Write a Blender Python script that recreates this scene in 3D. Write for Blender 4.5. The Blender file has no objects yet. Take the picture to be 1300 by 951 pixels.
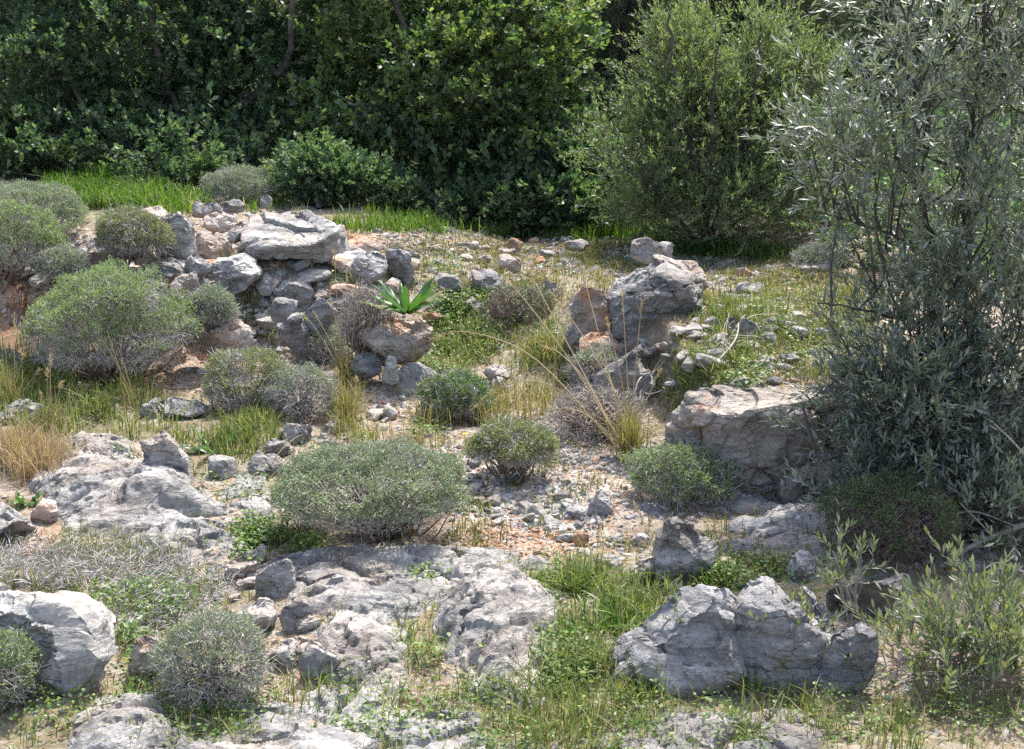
import bpy, bmesh, math, random
import numpy as np
from mathutils import Vector

SEED = 7
rng = np.random.default_rng(SEED)
random.seed(SEED)
S = bpy.context.scene
COL = S.collection
R = math.radians

# ------------------------------------------------------------------ camera
F = 2100.0                      # focal length in photo pixels (photo is 1300 x 951)
ZC = 2.2
TH = math.atan(515.5 / F)
ct, st = math.cos(TH), math.sin(TH)
cam_d = bpy.data.cameras.new('camera')
cam = bpy.data.objects.new('camera', cam_d)
COL.objects.link(cam)
cam.location = (0, 0, ZC)
cam.rotation_euler = (math.pi / 2 - TH, 0, 0)
cam_d.sensor_width = 36
cam_d.lens = 36 * F / 1300
cam_d.clip_end = 800
S.camera = cam


def rays(px, py):
    px = np.asarray(px, float); py = np.asarray(py, float)
    xc = (px - 650) / F; yc = (475.5 - py) / F
    return np.stack([xc, ct + yc * st, -st + yc * ct], -1)


def project(P):
    P = np.asarray(P, float)
    z = P[..., 2] - ZC
    dep = P[..., 1] * ct - z * st
    up = P[..., 1] * st + z * ct
    return 650 + F * P[..., 0] / dep, 475.5 - F * up / dep, dep


def at(px, py, Y):
    d = rays(px, py)
    k = np.asarray(Y, float) / d[..., 1]
    return d * k[..., None] + np.array([0, 0, ZC])


# ------------------------------------------------------------------ noise
_r = np.random.default_rng(11)
_perm = np.concatenate([_r.permutation(512)] * 3)
_g = _r.normal(size=(512, 3)); _g /= np.linalg.norm(_g, axis=1)[:, None]


def perlin(p):
    p = np.asarray(p, float)
    i = np.floor(p).astype(np.int64); f = p - i; i &= 511
    u = f * f * f * (f * (f * 6 - 15) + 10)
    out = 0
    for a in (0, 1):
        wx = u[:, 0] if a else 1 - u[:, 0]
        pa = _perm[i[:, 0] + a]
        for b in (0, 1):
            wy = u[:, 1] if b else 1 - u[:, 1]
            pb = _perm[pa + ((i[:, 1] + b) & 511)]
            for c in (0, 1):
                wz = u[:, 2] if c else 1 - u[:, 2]
                g = _g[_perm[pb + ((i[:, 2] + c) & 511)] & 511]
                d = g[:, 0] * (f[:, 0] - a) + g[:, 1] * (f[:, 1] - b) + g[:, 2] * (f[:, 2] - c)
                out = out + wx * wy * wz * d
    return out


def fbm(p, oct=4, gain=.5, lac=2.03):
    o = 0; a = 1.0; p = np.asarray(p, float).copy()
    for _ in range(oct):
        o = o + a * perlin(p)
        p = p * lac + 17.3; a *= gain
    return o


def ridged(p, oct=3):
    o = 0; a = 1.0; p = np.asarray(p, float).copy()
    for _ in range(oct):
        o = o + a * (1 - np.minimum(1, np.abs(perlin(p)) * 2.6))
        p = p * 2.1 + 9.7; a *= .5
    return o


def n2(x, y, s, oct=3, z=0.0):
    x = np.asarray(x, float)
    sh = x.shape
    p = np.stack([x.ravel() * s, np.asarray(y, float).ravel() * s, np.full(x.size, z)], -1)
    return fbm(p, oct).reshape(sh)


def sstep(t):
    t = np.clip(t, 0, 1)
    return t * t * (3 - 2 * t)


def worley2(x, y, seed):
    """nearest jittered cell: distance to the border with its neighbour, random tilt and offset of the cell"""
    sh = x.shape; x = x.ravel(); y = y.ravel()
    ix = np.floor(x).astype(np.int64); iy = np.floor(y).astype(np.int64)
    f1 = np.full(x.size, 9.); f2 = f1.copy(); bi = np.zeros(x.size, np.int64); bx = np.zeros(x.size); by = np.zeros(x.size)
    tab = np.random.default_rng(seed).uniform(0, 1, (1024, 6))
    for a in (-1, 0, 1):
        for b in (-1, 0, 1):
            k = ((ix + a) * 73 + (iy + b) * 397) & 1023
            qx = ix + a + .1 + .8 * tab[k, 0]; qy = iy + b + .1 + .8 * tab[k, 1]
            d = np.hypot(x - qx, y - qy)
            m = d < f1
            f2 = np.where(m, f1, np.minimum(f2, d)); bi = np.where(m, k, bi); bx = np.where(m, qx, bx); by = np.where(m, qy, by)
            f1 = np.where(m, d, f1)
    T = tab[bi]
    return (f2 - f1).reshape(sh), ((T[:, 2] - .5) + (x - bx) * (T[:, 3] - .5) * 1.6 + (y - by) * (T[:, 4] - .5) * 1.6).reshape(sh)


# ------------------------------------------------------------------ terrain
# wall line of the terrace: picture column -> (foot distance, width of the face, upper bench height)
_wx, _wf, _ww, _wz = [], [], [], []
for px, Yf, w, zu in [(-900, 9.2, .8, .72), (-300, 9.0, .75, .70), (0, 8.75, .7, .68), (150, 8.7, .7, .67), (250, 8.6, .75, .66),
                      (330, 8.35, .85, .64), (450, 8.25, .9, .58), (520, 8.25, 1.0, .50), (580, 8.3, 1.35, .45),
                      (660, 8.15, 1.5, .42), (720, 7.9, 1.3, .43), (780, 7.7, .9, .44), (850, 7.45, .75, .43),
                      (900, 7.05, .5, .42), (960, 6.75, .32, .42), (1060, 6.5, .3, .42), (1150, 6.3, .35, .42),
                      (1300, 6.1, .5, .45), (1700, 5.8, .7, .5), (2600, 5.5, 1, .6)]:
    _wx.append((px - 650) / F * Yf); _wf.append(Yf); _ww.append(w); _wz.append(zu)


def H_fun(x, y):
    low = .047 * (np.clip(y, -60, 9.5) - 5.1)
    wob = n2(x, y, .9, 2, 3.1) * .16
    yf = np.interp(x, _wx, _wf) + wob
    w = np.interp(x, _wx, _ww); zu = np.interp(x, _wx, _wz)
    t = sstep((y - yf) / w)
    z = low * (1 - t) + (zu + n2(x, y, .6, 2, 8.8) * .05) * t
    z = z + .12 * np.exp(-((x - .70) ** 2 + (y - 8.3) ** 2) / .30) + .07 * np.exp(-((x - .40) ** 2 + (y - 8.3) ** 2) / .10)
    hill = np.clip(y - 13.2, 0, None)
    z = z + np.where(hill < 3, hill * hill * .10, .9 + (hill - 3) * .6) * (hill > 0)
    z = np.minimum(z, 30)
    near = np.exp(-np.clip(np.abs(x) - 5, 0, None))
    z = z + near * (n2(x, y, 2.2, 3, 1.7) * .045 + n2(x, y, 9, 3, 5.2) * .018)
    return z


def tail(a, b, n, k):
    t = np.linspace(0, 1, n + 1)[1:]
    return a + (b - a) * (np.exp(k * t) - 1) / (math.exp(k) - 1)


xs = np.linspace(-4.3, 4.3, 520)
xs = np.concatenate([tail(-4.3, -170, 26, 5)[::-1], xs, tail(4.3, 170, 26, 5)])
yd = [3.3]
while yd[-1] < 13.2: yd.append(yd[-1] + .0036 * yd[-1] * .85)
ys = np.concatenate([tail(3.3, -90, 24, 5)[::-1], np.array(yd), tail(yd[-1], 210, 60, 4.5)])
GX, GY = np.meshgrid(xs, ys)
GZ = H_fun(GX, GY)


def hq(x, y):
    x = np.asarray(x, float); y = np.asarray(y, float)
    i = np.clip(np.searchsorted(xs, x) - 1, 0, len(xs) - 2); j = np.clip(np.searchsorted(ys, y) - 1, 0, len(ys) - 2)
    u = np.clip((x - xs[i]) / (xs[i + 1] - xs[i]), 0, 1); v = np.clip((y - ys[j]) / (ys[j + 1] - ys[j]), 0, 1)
    return (GZ[j, i] * (1 - u) + GZ[j, i + 1] * u) * (1 - v) + (GZ[j + 1, i] * (1 - u) + GZ[j + 1, i + 1] * u) * v


def ground(px, py):
    """points where the view rays through the pixels meet the terrain"""
    d = rays(np.atleast_1d(px), np.atleast_1d(py))
    n = len(d)
    lo = np.full(n, 3.0); hit = np.full(n, -1.0)
    for t in np.arange(3.0, 19, .045):
        P = d * t
        below = (P[:, 2] + ZC < hq(P[:, 0], P[:, 1])) & (hit < 0)
        hit[below] = t
    hit[hit < 0] = 19
    a = hit - .045; b = hit.copy()
    for _ in range(7):
        m = (a + b) / 2
        P = d * m[:, None]
        bl = P[:, 2] + ZC < hq(P[:, 0], P[:, 1])
        b = np.where(bl, m, b); a = np.where(bl, a, m)
    P = d * b[:, None]
    P[:, 2] = hq(P[:, 0], P[:, 1])
    return P


# ------------------------------------------------------------------ mesh helpers
def link(name, me, parent=None):
    o = bpy.data.objects.new(name, me)
    COL.objects.link(o)
    if parent is not None: o.parent = parent
    return o


def tag(o, label=None, cat=None, group=None, kind=None):
    if label: o['label'] = label
    if cat: o['category'] = cat
    if group: o['group'] = group
    if kind: o['kind'] = kind
    return o


def empty(name, loc, label, cat, group=None):
    o = bpy.data.objects.new(name, None)
    COL.objects.link(o)
    o.location = loc
    o.empty_display_size = .1
    return tag(o, label, cat, group)


class MB:
    """collects quads and triangles, links them as ONE mesh"""
    def __init__(self):
        self.V = []; self.Q = []; self.T = []; self.qm = []; self.tm = []; self.n = 0

    def add(self, V, Q=None, T=None, mat=0):
        V = np.asarray(V, float).reshape(-1, 3)
        if Q is not None and len(Q):
            Q = np.asarray(Q, np.int64).reshape(-1, 4) + self.n
            self.Q.append(Q); self.qm.append(np.full(len(Q), mat))
        if T is not None and len(T):
            T = np.asarray(T, np.int64).reshape(-1, 3) + self.n
            self.T.append(T); self.tm.append(np.full(len(T), mat))
        self.V.append(V); self.n += len(V)

    def inst(self, V, Q, Rm, t, mat=0, T=None):
        """V (n,3) template, Rm (N,3,3) columns are axes incl. scale, t (N,3)"""
        W = np.einsum('nij,kj->nki', Rm, V) + t[:, None, :]
        off = (np.arange(len(t)) * len(V))[:, None, None]
        self.add(W.reshape(-1, 3), (np.asarray(Q)[None] + off).reshape(-1, 4) if Q is not None else None,
                 (np.asarray(T)[None] + off).reshape(-1, 3) if T is not None else None, mat)

    def build(self, name, mats, parent=None, origin=(0, 0, 0), smooth=False, sharp=0):
        me = bpy.data.meshes.new(name)
        V = np.concatenate(self.V) - np.asarray(origin)
        nq = sum(len(q) for q in self.Q); nt = sum(len(q) for q in self.T)
        loops = np.concatenate([q.ravel() for q in self.Q] + [t.ravel() for t in self.T])
        mi = np.concatenate(self.qm + self.tm)
        me.vertices.add(len(V)); me.vertices.foreach_set('co', V.ravel().astype(np.float32))
        me.loops.add(len(loops)); me.loops.foreach_set('vertex_index', loops.astype(np.int32))
        me.polygons.add(nq + nt)
        ls = np.concatenate([np.arange(nq) * 4, nq * 4 + np.arange(nt) * 3])
        me.polygons.foreach_set('loop_start', ls.astype(np.int32))
        if mi.max() > 0: me.polygons.foreach_set('material_index', mi.astype(np.int32))
        me.polygons.foreach_set('use_smooth', np.full(nq + nt, smooth))
        me.update(calc_edges=True)
        if sharp: me.set_sharp_from_angle(angle=R(sharp))
        for m in (mats if isinstance(mats, (list, tuple)) else [mats]): me.materials.append(m)
        return link(name, me, parent)


def unit(v):
    v = np.asarray(v, float)
    return v / np.maximum(np.linalg.norm(v, axis=-1, keepdims=True), 1e-9)


def frames(axis, roll=None, r=rng):
    """rotation matrices whose columns are (side, up-ish, axis)"""
    a = unit(axis); n = len(a)
    h = r.normal(size=(n, 3)) if roll is None else roll
    s = unit(np.cross(h, a)); u = np.cross(a, s)
    return np.stack([s, u, a], -1)


def tube(mb, P, rad, sides=6, mat=0, closed=True):
    P = np.asarray(P, float); n = len(P)
    rad = np.atleast_1d(np.asarray(rad, float))
    rad = np.interp(np.linspace(0, 1, n), np.linspace(0, 1, len(rad)), rad)
    T = np.gradient(P, axis=0); T = unit(T)
    ref = np.array([.31, .22, .93]) if abs(T[0] @ np.array([.31, .22, .93])) < .9 else np.array([1., 0, 0])
    s = unit(np.cross(T, ref)); u = np.cross(T, s)
    a = np.arange(sides) / sides * 2 * math.pi
    V = P[:, None] + rad[:, None, None] * (np.cos(a)[None, :, None] * s[:, None] + np.sin(a)[None, :, None] * u[:, None])
    i = np.arange(n - 1)[:, None] * sides; j = np.arange(sides)[None]; k = (j + 1) % sides
    Q = np.stack([i + j, i + k, i + sides + k, i + sides + j], -1).reshape(-1, 4)
    mb.add(V.reshape(-1, 3), Q, None, mat)


def curve(P, n=10):
    """Catmull-Rom through control points"""
    P = np.asarray(P, float)
    if len(P) == 2: return P[0] + (P[1] - P[0]) * np.linspace(0, 1, n)[:, None]
    E = np.vstack([2 * P[0] - P[1], P, 2 * P[-1] - P[-2]])
    out = []
    for k in range(len(P) - 1):
        a, b, c, d = E[k:k + 4]
        t = np.linspace(0, 1, n, endpoint=(k == len(P) - 2))[:, None]
        out.append(.5 * (2 * b + (c - a) * t + (2 * a - 5 * b + 4 * c - d) * t ** 2 + (3 * b - a - 3 * c + d) * t ** 3))
    return np.vstack(out)


def ribbons(mb, P, W, side, mat=0):
    """P (N,k,3) polylines, W (k,) or (N,k) half widths, side (N,3) width direction"""
    N, k = P.shape[:2]
    W = np.broadcast_to(W, (N, k))
    side = unit(side)[:, None, :]
    V = np.stack([P - side * W[..., None], P + side * W[..., None]], 2).reshape(N, 2 * k, 3)
    q = np.array([[2 * i, 2 * i + 1, 2 * i + 3, 2 * i + 2] for i in range(k - 1)])
    off = (np.arange(N) * 2 * k)[:, None, None]
    mb.add(V.reshape(-1, 3), (q[None] + off).reshape(-1, 4), None, mat)


# ------------------------------------------------------------------ materials
class NT:
    def __init__(self, name):
        self.m = bpy.data.materials.new(name); self.m.use_nodes = True
        self.t = self.m.node_tree; self.t.nodes.clear()
        self.out = self.n('ShaderNodeOutputMaterial')

    def n(self, typ, **kw):
        nd = self.t.nodes.new(typ)
        for k, v in kw.items(): setattr(nd, k, v)
        return nd

    def l(self, a, b): self.t.links.new(a, b)

    def noise(self, vec, scale, detail=6, rough=.6, dist=0.0):
        nd = self.n('ShaderNodeTexNoise'); nd.inputs['Scale'].default_value = scale
        nd.inputs['Detail'].default_value = detail; nd.inputs['Roughness'].default_value = rough
        nd.inputs['Distortion'].default_value = dist
        self.l(vec, nd.inputs['Vector']); return nd.outputs['Fac']

    def ramp(self, fac, stops, interp='LINEAR'):
        nd = self.n('ShaderNodeValToRGB'); cr = nd.color_ramp; cr.interpolation = interp
        while len(cr.elements) < len(stops): cr.elements.new(.5)
        for e, (p, c) in zip(cr.elements, stops):
            e.position = p
            e.color = (c, c, c, 1) if isinstance(c, (int, float)) else (*c, 1)
        self.l(fac, nd.inputs['Fac']); return nd.outputs['Color']

    def mix(self, fac, a, b, mode='MIX'):
        nd = self.n('ShaderNodeMix', data_type='RGBA', blend_type=mode)
        for s, v in ((nd.inputs[0], fac), (nd.inputs[6], a), (nd.inputs[7], b)):
            if isinstance(v, (int, float)): s.default_value = v
            elif isinstance(v, tuple): s.default_value = (*v, 1)
            else: self.l(v, s)
        return nd.outputs[2]

    def math(self, op, a, b=0.0, clamp=False):
        nd = self.n('ShaderNodeMath', operation=op, use_clamp=clamp)
        for s, v in ((nd.inputs[0], a), (nd.inputs[1], b)):
            if isinstance(v, (int, float)): s.default_value = v
            else: self.l(v, s)
        return nd.outputs[0]

    def pos(self, scale=(1, 1, 1), rot=(0, 0, 0)):
        g = self.n('ShaderNodeNewGeometry'); mp = self.n('ShaderNodeMapping')
        mp.inputs['Scale'].default_value = scale; mp.inputs['Rotation'].default_value = rot
        self.l(g.outputs['Position'], mp.inputs['Vector']); return mp.outputs['Vector']

    def island(self):
        return self.n('ShaderNodeNewGeometry').outputs['Random Per Island']

    def attr(self, name):
        return self.n('ShaderNodeAttribute', attribute_name=name).outputs['Fac']

    def bump(self, h, strength=.5, dist=.01, normal=None):
        nd = self.n('ShaderNodeBump'); nd.inputs['Strength'].default_value = strength; nd.inputs['Distance'].default_value = dist
        self.l(h, nd.inputs['Height'])
        if normal is not None: self.l(normal, nd.inputs['Normal'])
        return nd.outputs['Normal']

    def surf(self, col, rough=.8, spec=.3, normal=None, trans=0.0, tcol=None):
        p = self.n('ShaderNodeBsdfPrincipled')
        if isinstance(col, tuple): p.inputs['Base Color'].default_value = (*col, 1)
        else: self.l(col, p.inputs['Base Color'])
        if isinstance(rough, (int, float)): p.inputs['Roughness'].default_value = rough
        else: self.l(rough, p.inputs['Roughness'])
        p.inputs['Specular IOR Level'].default_value = spec
        if normal is not None: self.l(normal, p.inputs['Normal'])
        sh = p.outputs[0]
        if trans > 0:
            tr = self.n('ShaderNodeBsdfTranslucent')
            if tcol is None: tcol = col
            if isinstance(tcol, tuple): tr.inputs['Color'].default_value = (*tcol, 1)
            else: self.l(tcol, tr.inputs['Color'])
            mx = self.n('ShaderNodeMixShader'); mx.inputs[0].default_value = trans
            self.l(sh, mx.inputs[1]); self.l(tr.outputs[0], mx.inputs[2]); sh = mx.outputs[0]
        self.l(sh, self.out.inputs['Surface'])
        return self.m


def rock_mat(name, light=(.34, .333, .318), mid=(.212, .208, .202), dark=(.10, .099, .098), rust=0.0, rustc=(.38, .205, .115),
             bed=(.35, .2, .4), lichen=.5, pale=.5, strat=3.5):
    t = NT(name)
    p = t.pos(); ps = t.pos((1, 1, strat), bed)
    a = t.noise(ps, 2.6, 9, .62, .8)
    c = t.ramp(a, [(.33, dark), (.44, mid), (.55, light), (.72, tuple(min(.72, x * 1.25) for x in light))])
    b = t.noise(p, 5.5, 7, .62, .3)
    c = t.mix(t.math('MULTIPLY', t.ramp(b, [(.50, 0.0), (.68, 1.0)]), pale), c, (.47, .458, .436))
    d = t.noise(ps, 8.5, 8, .66, .7)
    c = t.mix(t.math('MULTIPLY', t.ramp(d, [(.51, 0.0), (.62, 1.0)]), lichen * 1.25), c, (.105, .105, .11))
    warm = t.noise(p, 1.9, 5, .6)
    c = t.mix(t.math('MULTIPLY', t.ramp(warm, [(.48, 0.0), (.66, 1.0)]), .36), c, (.42, .33, .255))
    if rust > 0:
        e = t.noise(p, 4.2, 8, .68, .5)
        lo = .66 - rust * .36
        c = t.mix(t.ramp(e, [(lo, 0.0), (min(.99, lo + .13), .9)]), c, t.mix(t.noise(p, 22, 5, .6), rustc, tuple(x * 1.45 for x in rustc)))
    g = t.noise(p, 70, 5, .6)
    c = t.mix(.6, c, t.ramp(g, [(.3, .55), (.5, 1.0), (.7, 1.3)]), 'MULTIPLY')
    v = t.n('ShaderNodeTexVoronoi', feature='DISTANCE_TO_EDGE'); v.inputs['Scale'].default_value = 5.5
    dn = t.n('ShaderNodeTexNoise'); dn.inputs['Scale'].default_value = 5; dn.inputs['Detail'].default_value = 5
    t.l(p, dn.inputs['Vector'])
    wp = t.mix(.30, ps, dn.outputs['Color'], 'ADD')
    t.l(wp, v.inputs['Vector'])
    crack = t.ramp(v.outputs['Distance'], [(0, 0.0), (.022, 1.0)])
    gate = t.ramp(t.noise(p, 6.5, 4), [(.50, 1.0), (.60, 0.0)])
    crack = t.math('MAXIMUM', crack, gate)
    c = t.mix(t.math('MULTIPLY', t.math('SUBTRACT', 1.0, crack), .5), c, (.07, .065, .06))
    h = t.math('ADD', t.math('MULTIPLY', a, 1.3), t.math('MULTIPLY', d, .55))
    h = t.math('ADD', h, t.math('MULTIPLY', g, .10))
    h = t.math('ADD', h, t.math('MULTIPLY', crack, .18))
    return t.surf(c, .88, .2, t.bump(h, 1.0, .035))


M = {}
M['grey'] = rock_mat('grey_limestone', pale=.36)
M['pale'] = rock_mat('pale_limestone', (.42, .408, .386), (.285, .277, .263), (.135, .131, .127), .12, lichen=.45, pale=.6)
M['slate'] = rock_mat('blue_grey_limestone', (.315, .31, .305), (.21, .207, .205), (.115, .114, .114), 0, lichen=.5, pale=.3)
M['shaderock'] = rock_mat('shade_grey_limestone', (.31, .308, .305), (.215, .214, .214), (.12, .12, .122), 0, lichen=.4, pale=.25)  # stone darkened in colour because the front right rocks lie in shade
M['rust'] = rock_mat('rust_stained_limestone', (.46, .415, .37), (.32, .285, .255), (.17, .15, .14), .62, lichen=.35, pale=.35)
M['pink'] = rock_mat('pinkish_limestone', (.50, .43, .375), (.36, .30, .26), (.19, .165, .15), .38, lichen=.35, pale=.5)
M['ledge'] = rock_mat('grey_tan_limestone', (.40, .365, .325), (.28, .25, .222), (.14, .128, .118), .30, lichen=.55, pale=.45)
M['orange'] = rock_mat('orange_stone', (.42, .29, .21), (.33, .205, .135), (.21, .13, .09), .6, (.37, .19, .105), lichen=.2, pale=.1)


def gravel_mat(name, stops, rough=.9):
    t = NT(name); i = t.island(); p = t.pos()
    c = t.ramp(i, stops, 'CONSTANT')
    c = t.mix(.7, c, t.ramp(t.noise(p, 60, 5, .7), [(.3, .5), (.55, 1.0), (.75, 1.3)]), 'MULTIPLY')
    return t.surf(c, rough, .2, t.bump(t.noise(p, 90, 4), .5, .006))


M['gravel'] = gravel_mat('mixed_gravel', [(0, (.35, .335, .315)), (.2, (.24, .236, .23)), (.36, (.43, .41, .385)), (.58, (.37, .31, .26)),
                                         (.74, (.32, .24, .185)), (.84, (.34, .205, .135)), (.88, (.30, .29, .28)), (.95, (.47, .455, .43))])
M['rubble'] = gravel_mat('shadow_tinted_rubble', [(0, (.30, .305, .315)), (.25, (.40, .395, .39)), (.5, (.22, .225, .235)), (.7, (.47, .455, .44)), (.88, (.36, .30, .26))])  # bluish chips carry the umbrella bush's shadow in their colour
M['redgravel'] = gravel_mat('rusty_gravel', [(0, (.35, .21, .135)), (.25, (.41, .30, .225)), (.45, (.44, .37, .31)), (.65, (.31, .185, .12)), (.8, (.40, .38, .36)), (.92, (.29, .22, .18))])


def leaf_mat(name, stops, rough=.38, spec=.5, trans=.3, tmul=(1.5, 1.6, .7), under=None, clump=.0):
    t = NT(name); i = t.island()
    c = t.ramp(i, stops)
    if clump:
        c = t.mix(clump, c, t.ramp(t.noise(t.pos(), 2.6, 3), [(.34, (.55, .62, .6)), (.5, (1., 1., 1.)), (.66, (1.5, 1.35, .95))]), 'MULTIPLY')
    if under is not None:
        g = t.n('ShaderNodeNewGeometry')
        c = t.mix(t.math('MULTIPLY', g.outputs['Backfacing'], .8), c, under)
    tc = t.mix(1.0, c, tmul, 'MULTIPLY')
    return t.surf(c, rough, spec, None, trans, tc)


M['oak'] = leaf_mat('lit_glossy_leaf', [(0, (.066, .11, .05)), (.35, (.094, .148, .062)), (.65, (.128, .188, .078)), (.86, (.17, .225, .095)), (1, (.23, .225, .10))],
                    .46, .6, .46, (1.4, 1.6, .8), clump=.6)  # lighter twin of the deep green leaf, coloured for sunlit foliage
M['oakdark'] = leaf_mat('deep_green_leaf', [(0, (.056, .098, .058)), (.4, (.08, .132, .072)), (.75, (.108, .16, .086)), (1, (.14, .175, .085))],
                        .46, .6, .45, (1.35, 1.6, .9), clump=.6)
M['lightolive'] = leaf_mat('yellow_green_leaf', [(0, (.108, .148, .07)), (.35, (.143, .186, .093)), (.7, (.18, .222, .118)), (1, (.235, .27, .16))],
                           .42, .45, .45, (1.2, 1.35, .7), (.16, .205, .11), clump=.35)
M['olive'] = leaf_mat('silver_olive_leaf', [(0, (.095, .13, .088)), (.35, (.13, .168, .115)), (.7, (.175, .212, .15)), (.95, (.24, .265, .20)), (1, (.30, .27, .13))],
                      .36, .6, .34, (1.1, 1.22, .9), (.27, .305, .27), clump=.25)
M['sprout'] = leaf_mat('young_olive_leaf', [(0, (.10, .14, .075)), (.4, (.135, .175, .095)), (.8, (.175, .215, .125)), (.96, (.26, .26, .09)), (1, (.33, .30, .07))],
                       .4, .5, .35, (1.25, 1.35, .7), (.26, .29, .21))
M['pine'] = leaf_mat('dull_pine_needle', [(0, (.05, .072, .04)), (.5, (.07, .095, .055)), (1, (.10, .125, .075))], .6, .3, .25)
M['farlight'] = leaf_mat('sunny_yellow_leaf', [(0, (.14, .20, .05)), (1, (.28, .31, .08))], .5, .3, .45)
M['thornleaf'] = leaf_mat('thorny_bush_leaf', [(0, (.17, .23, .11)), (.5, (.23, .30, .145)), (1, (.32, .37, .21))], .55, .3, .3, (1.2, 1.35, .7))
M['thornleafgrey'] = leaf_mat('grey_green_bush_leaf', [(0, (.20, .245, .15)), (.5, (.26, .305, .195)), (1, (.34, .375, .26))], .6, .3, .25, (1.1, 1.25, .75))
M['thornleafwarm'] = leaf_mat('olive_bush_leaf', [(0, (.16, .185, .075)), (.5, (.225, .25, .105)), (1, (.32, .33, .17))], .6, .3, .28, (1.15, 1.25, .7))
M['thornleafdeep'] = leaf_mat('deep_green_bush_leaf', [(0, (.085, .145, .05)), (.5, (.125, .20, .07)), (1, (.21, .29, .12))], .5, .35, .3, (1.2, 1.35, .7))
M['thornleafshade'] = leaf_mat('shade_dulled_bush_leaf', [(0, (.06, .10, .04)), (.5, (.09, .145, .055)), (1, (.15, .20, .09))], .55, .3, .3, (1.2, 1.35, .7))  # darkened copy of the bush leaf, shade mixed into its green
M['grass'] = leaf_mat('fresh_grass', [(0, (.055, .115, .02)), (.45, (.085, .16, .03)), (.85, (.12, .20, .042)), (.95, (.20, .22, .08)), (1, (.32, .29, .14))], .5, .35, .45, (1.35, 1.5, .6))
M['meadow'] = leaf_mat('meadow_grass', [(0, (.09, .135, .04)), (.45, (.14, .18, .06)), (.75, (.215, .23, .095)), (1, (.36, .32, .18))], .55, .3, .4, (1.25, 1.35, .7))
M['turf'] = leaf_mat('olive_green_turf', [(0, (.085, .105, .032)), (.4, (.13, .15, .05)), (.75, (.17, .17, .07)), (1, (.26, .235, .12))], .6, .25, .35, (1.2, 1.25, .7))
M['straw'] = leaf_mat('dry_straw', [(0, (.34, .26, .14)), (.5, (.47, .38, .22)), (1, (.60, .52, .36))], .6, .3, .3, (1.1, 1.05, .8))
M['tawny'] = leaf_mat('tawny_grass', [(0, (.19, .155, .075)), (.4, (.27, .225, .12)), (.6, (.15, .17, .065)), (.85, (.20, .21, .09)), (1, (.38, .32, .19))], .6, .3, .35)
M['rosegrass'] = leaf_mat('reddish_dry_grass', [(0, (.26, .17, .13)), (.5, (.36, .26, .20)), (.8, (.42, .33, .24)), (1, (.2, .2, .09))], .65, .25, .3)
M['herb'] = leaf_mat('small_herb_leaf', [(0, (.055, .12, .025)), (.5, (.095, .18, .038)), (.9, (.16, .24, .055)), (1, (.28, .30, .06))], .45, .4, .35, (1.3, 1.5, .6))


def stick_mat(name, a, b, rough=.85):
    t = NT(name)
    c = t.ramp(t.noise(t.pos(), 26, 4), [(.35, a), (.65, b)])
    c = t.mix(.35, c, t.ramp(t.island(), [(0, .55), (1, 1.4)]), 'MULTIPLY')
    return t.surf(c, rough, .2)


M['bark'] = stick_mat('dark_bark', (.07, .056, .046), (.17, .145, .125))
M['olivebark'] = stick_mat('olive_bark', (.05, .043, .038), (.12, .105, .092))
M['greybranch'] = stick_mat('bare_grey_branch', (.24, .215, .185), (.40, .365, .32))
M['twig'] = stick_mat('grey_twig', (.30, .285, .265), (.50, .48, .455))
M['twigbrown'] = stick_mat('brown_twig', (.13, .095, .08), (.25, .195, .17))
M['deadtwig'] = stick_mat('bleached_twig', (.27, .245, .22), (.48, .45, .41))
t = NT('squill_leaf')
M['squill'] = t.surf(t.mix(t.ramp(t.noise(t.pos(), 30, 3), [(.4, 0.0), (.6, 1.0)]), (.032, .10, .02), (.055, .145, .03)), .36, .4, None, .25, (.11, .26, .04))
t = NT('yellow_petal'); M['yellow'] = t.surf((.75, .58, .03), .6)
t = NT('violet_petal'); M['violet'] = t.surf((.36, .16, .5), .6)

# ------------------------------------------------------------------ ground sheet
mb = MB()
ny, nx = GX.shape
ii = (np.arange(ny - 1)[:, None] * nx + np.arange(nx - 1)[None])
Q = np.stack([ii, ii + 1, ii + nx + 1, ii + nx], -1).reshape(-1, 4)
PV = np.stack([GX, GY, GZ], -1).reshape(-1, 3)
mb.add(PV, Q)

t = NT('stony_soil')
p = t.pos()
soil = t.ramp(t.noise(p, 9, 8, .7), [(.3, (.085, .058, .038)), (.5, (.165, .115, .076)), (.7, (.27, .20, .145))])
v1 = t.n('ShaderNodeTexVoronoi'); v1.inputs['Scale'].default_value = 42; t.l(p, v1.inputs['Vector'])
v2 = t.n('ShaderNodeTexVoronoi'); v2.inputs['Scale'].default_value = 95; t.l(p, v2.inputs['Vector'])
peb = t.ramp(t.n('ShaderNodeSeparateColor').outputs[0], [(0, 0), (1, 1)])
sc = t.n('ShaderNodeSeparateColor'); t.l(v1.outputs['Color'], sc.inputs[0])
pc = t.ramp(sc.outputs[0], [(0, (.30, .285, .27)), (.25, (.44, .41, .375)), (.5, (.40, .32, .26)), (.75, (.52, .49, .45)), (.9, (.40, .24, .15))], 'CONSTANT')
sc2 = t.n('ShaderNodeSeparateColor'); t.l(v2.outputs['Color'], sc2.inputs[0])
pc2 = t.ramp(sc2.outputs[1], [(0, (.27, .22, .18)), (.3, (.42, .38, .33)), (.6, (.36, .26, .19)), (.8, (.50, .47, .43))], 'CONSTANT')
gr = t.attr('gravel'); ru = t.attr('rust'); gn = t.attr('green')
c = t.mix(t.math('MULTIPLY', gr, .75), soil, pc2)
pick = t.math('MULTIPLY', t.ramp(sc.outputs[1], [(.45, 0.0), (.5, 1.0)]), gr)
c = t.mix(pick, c, pc)
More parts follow.
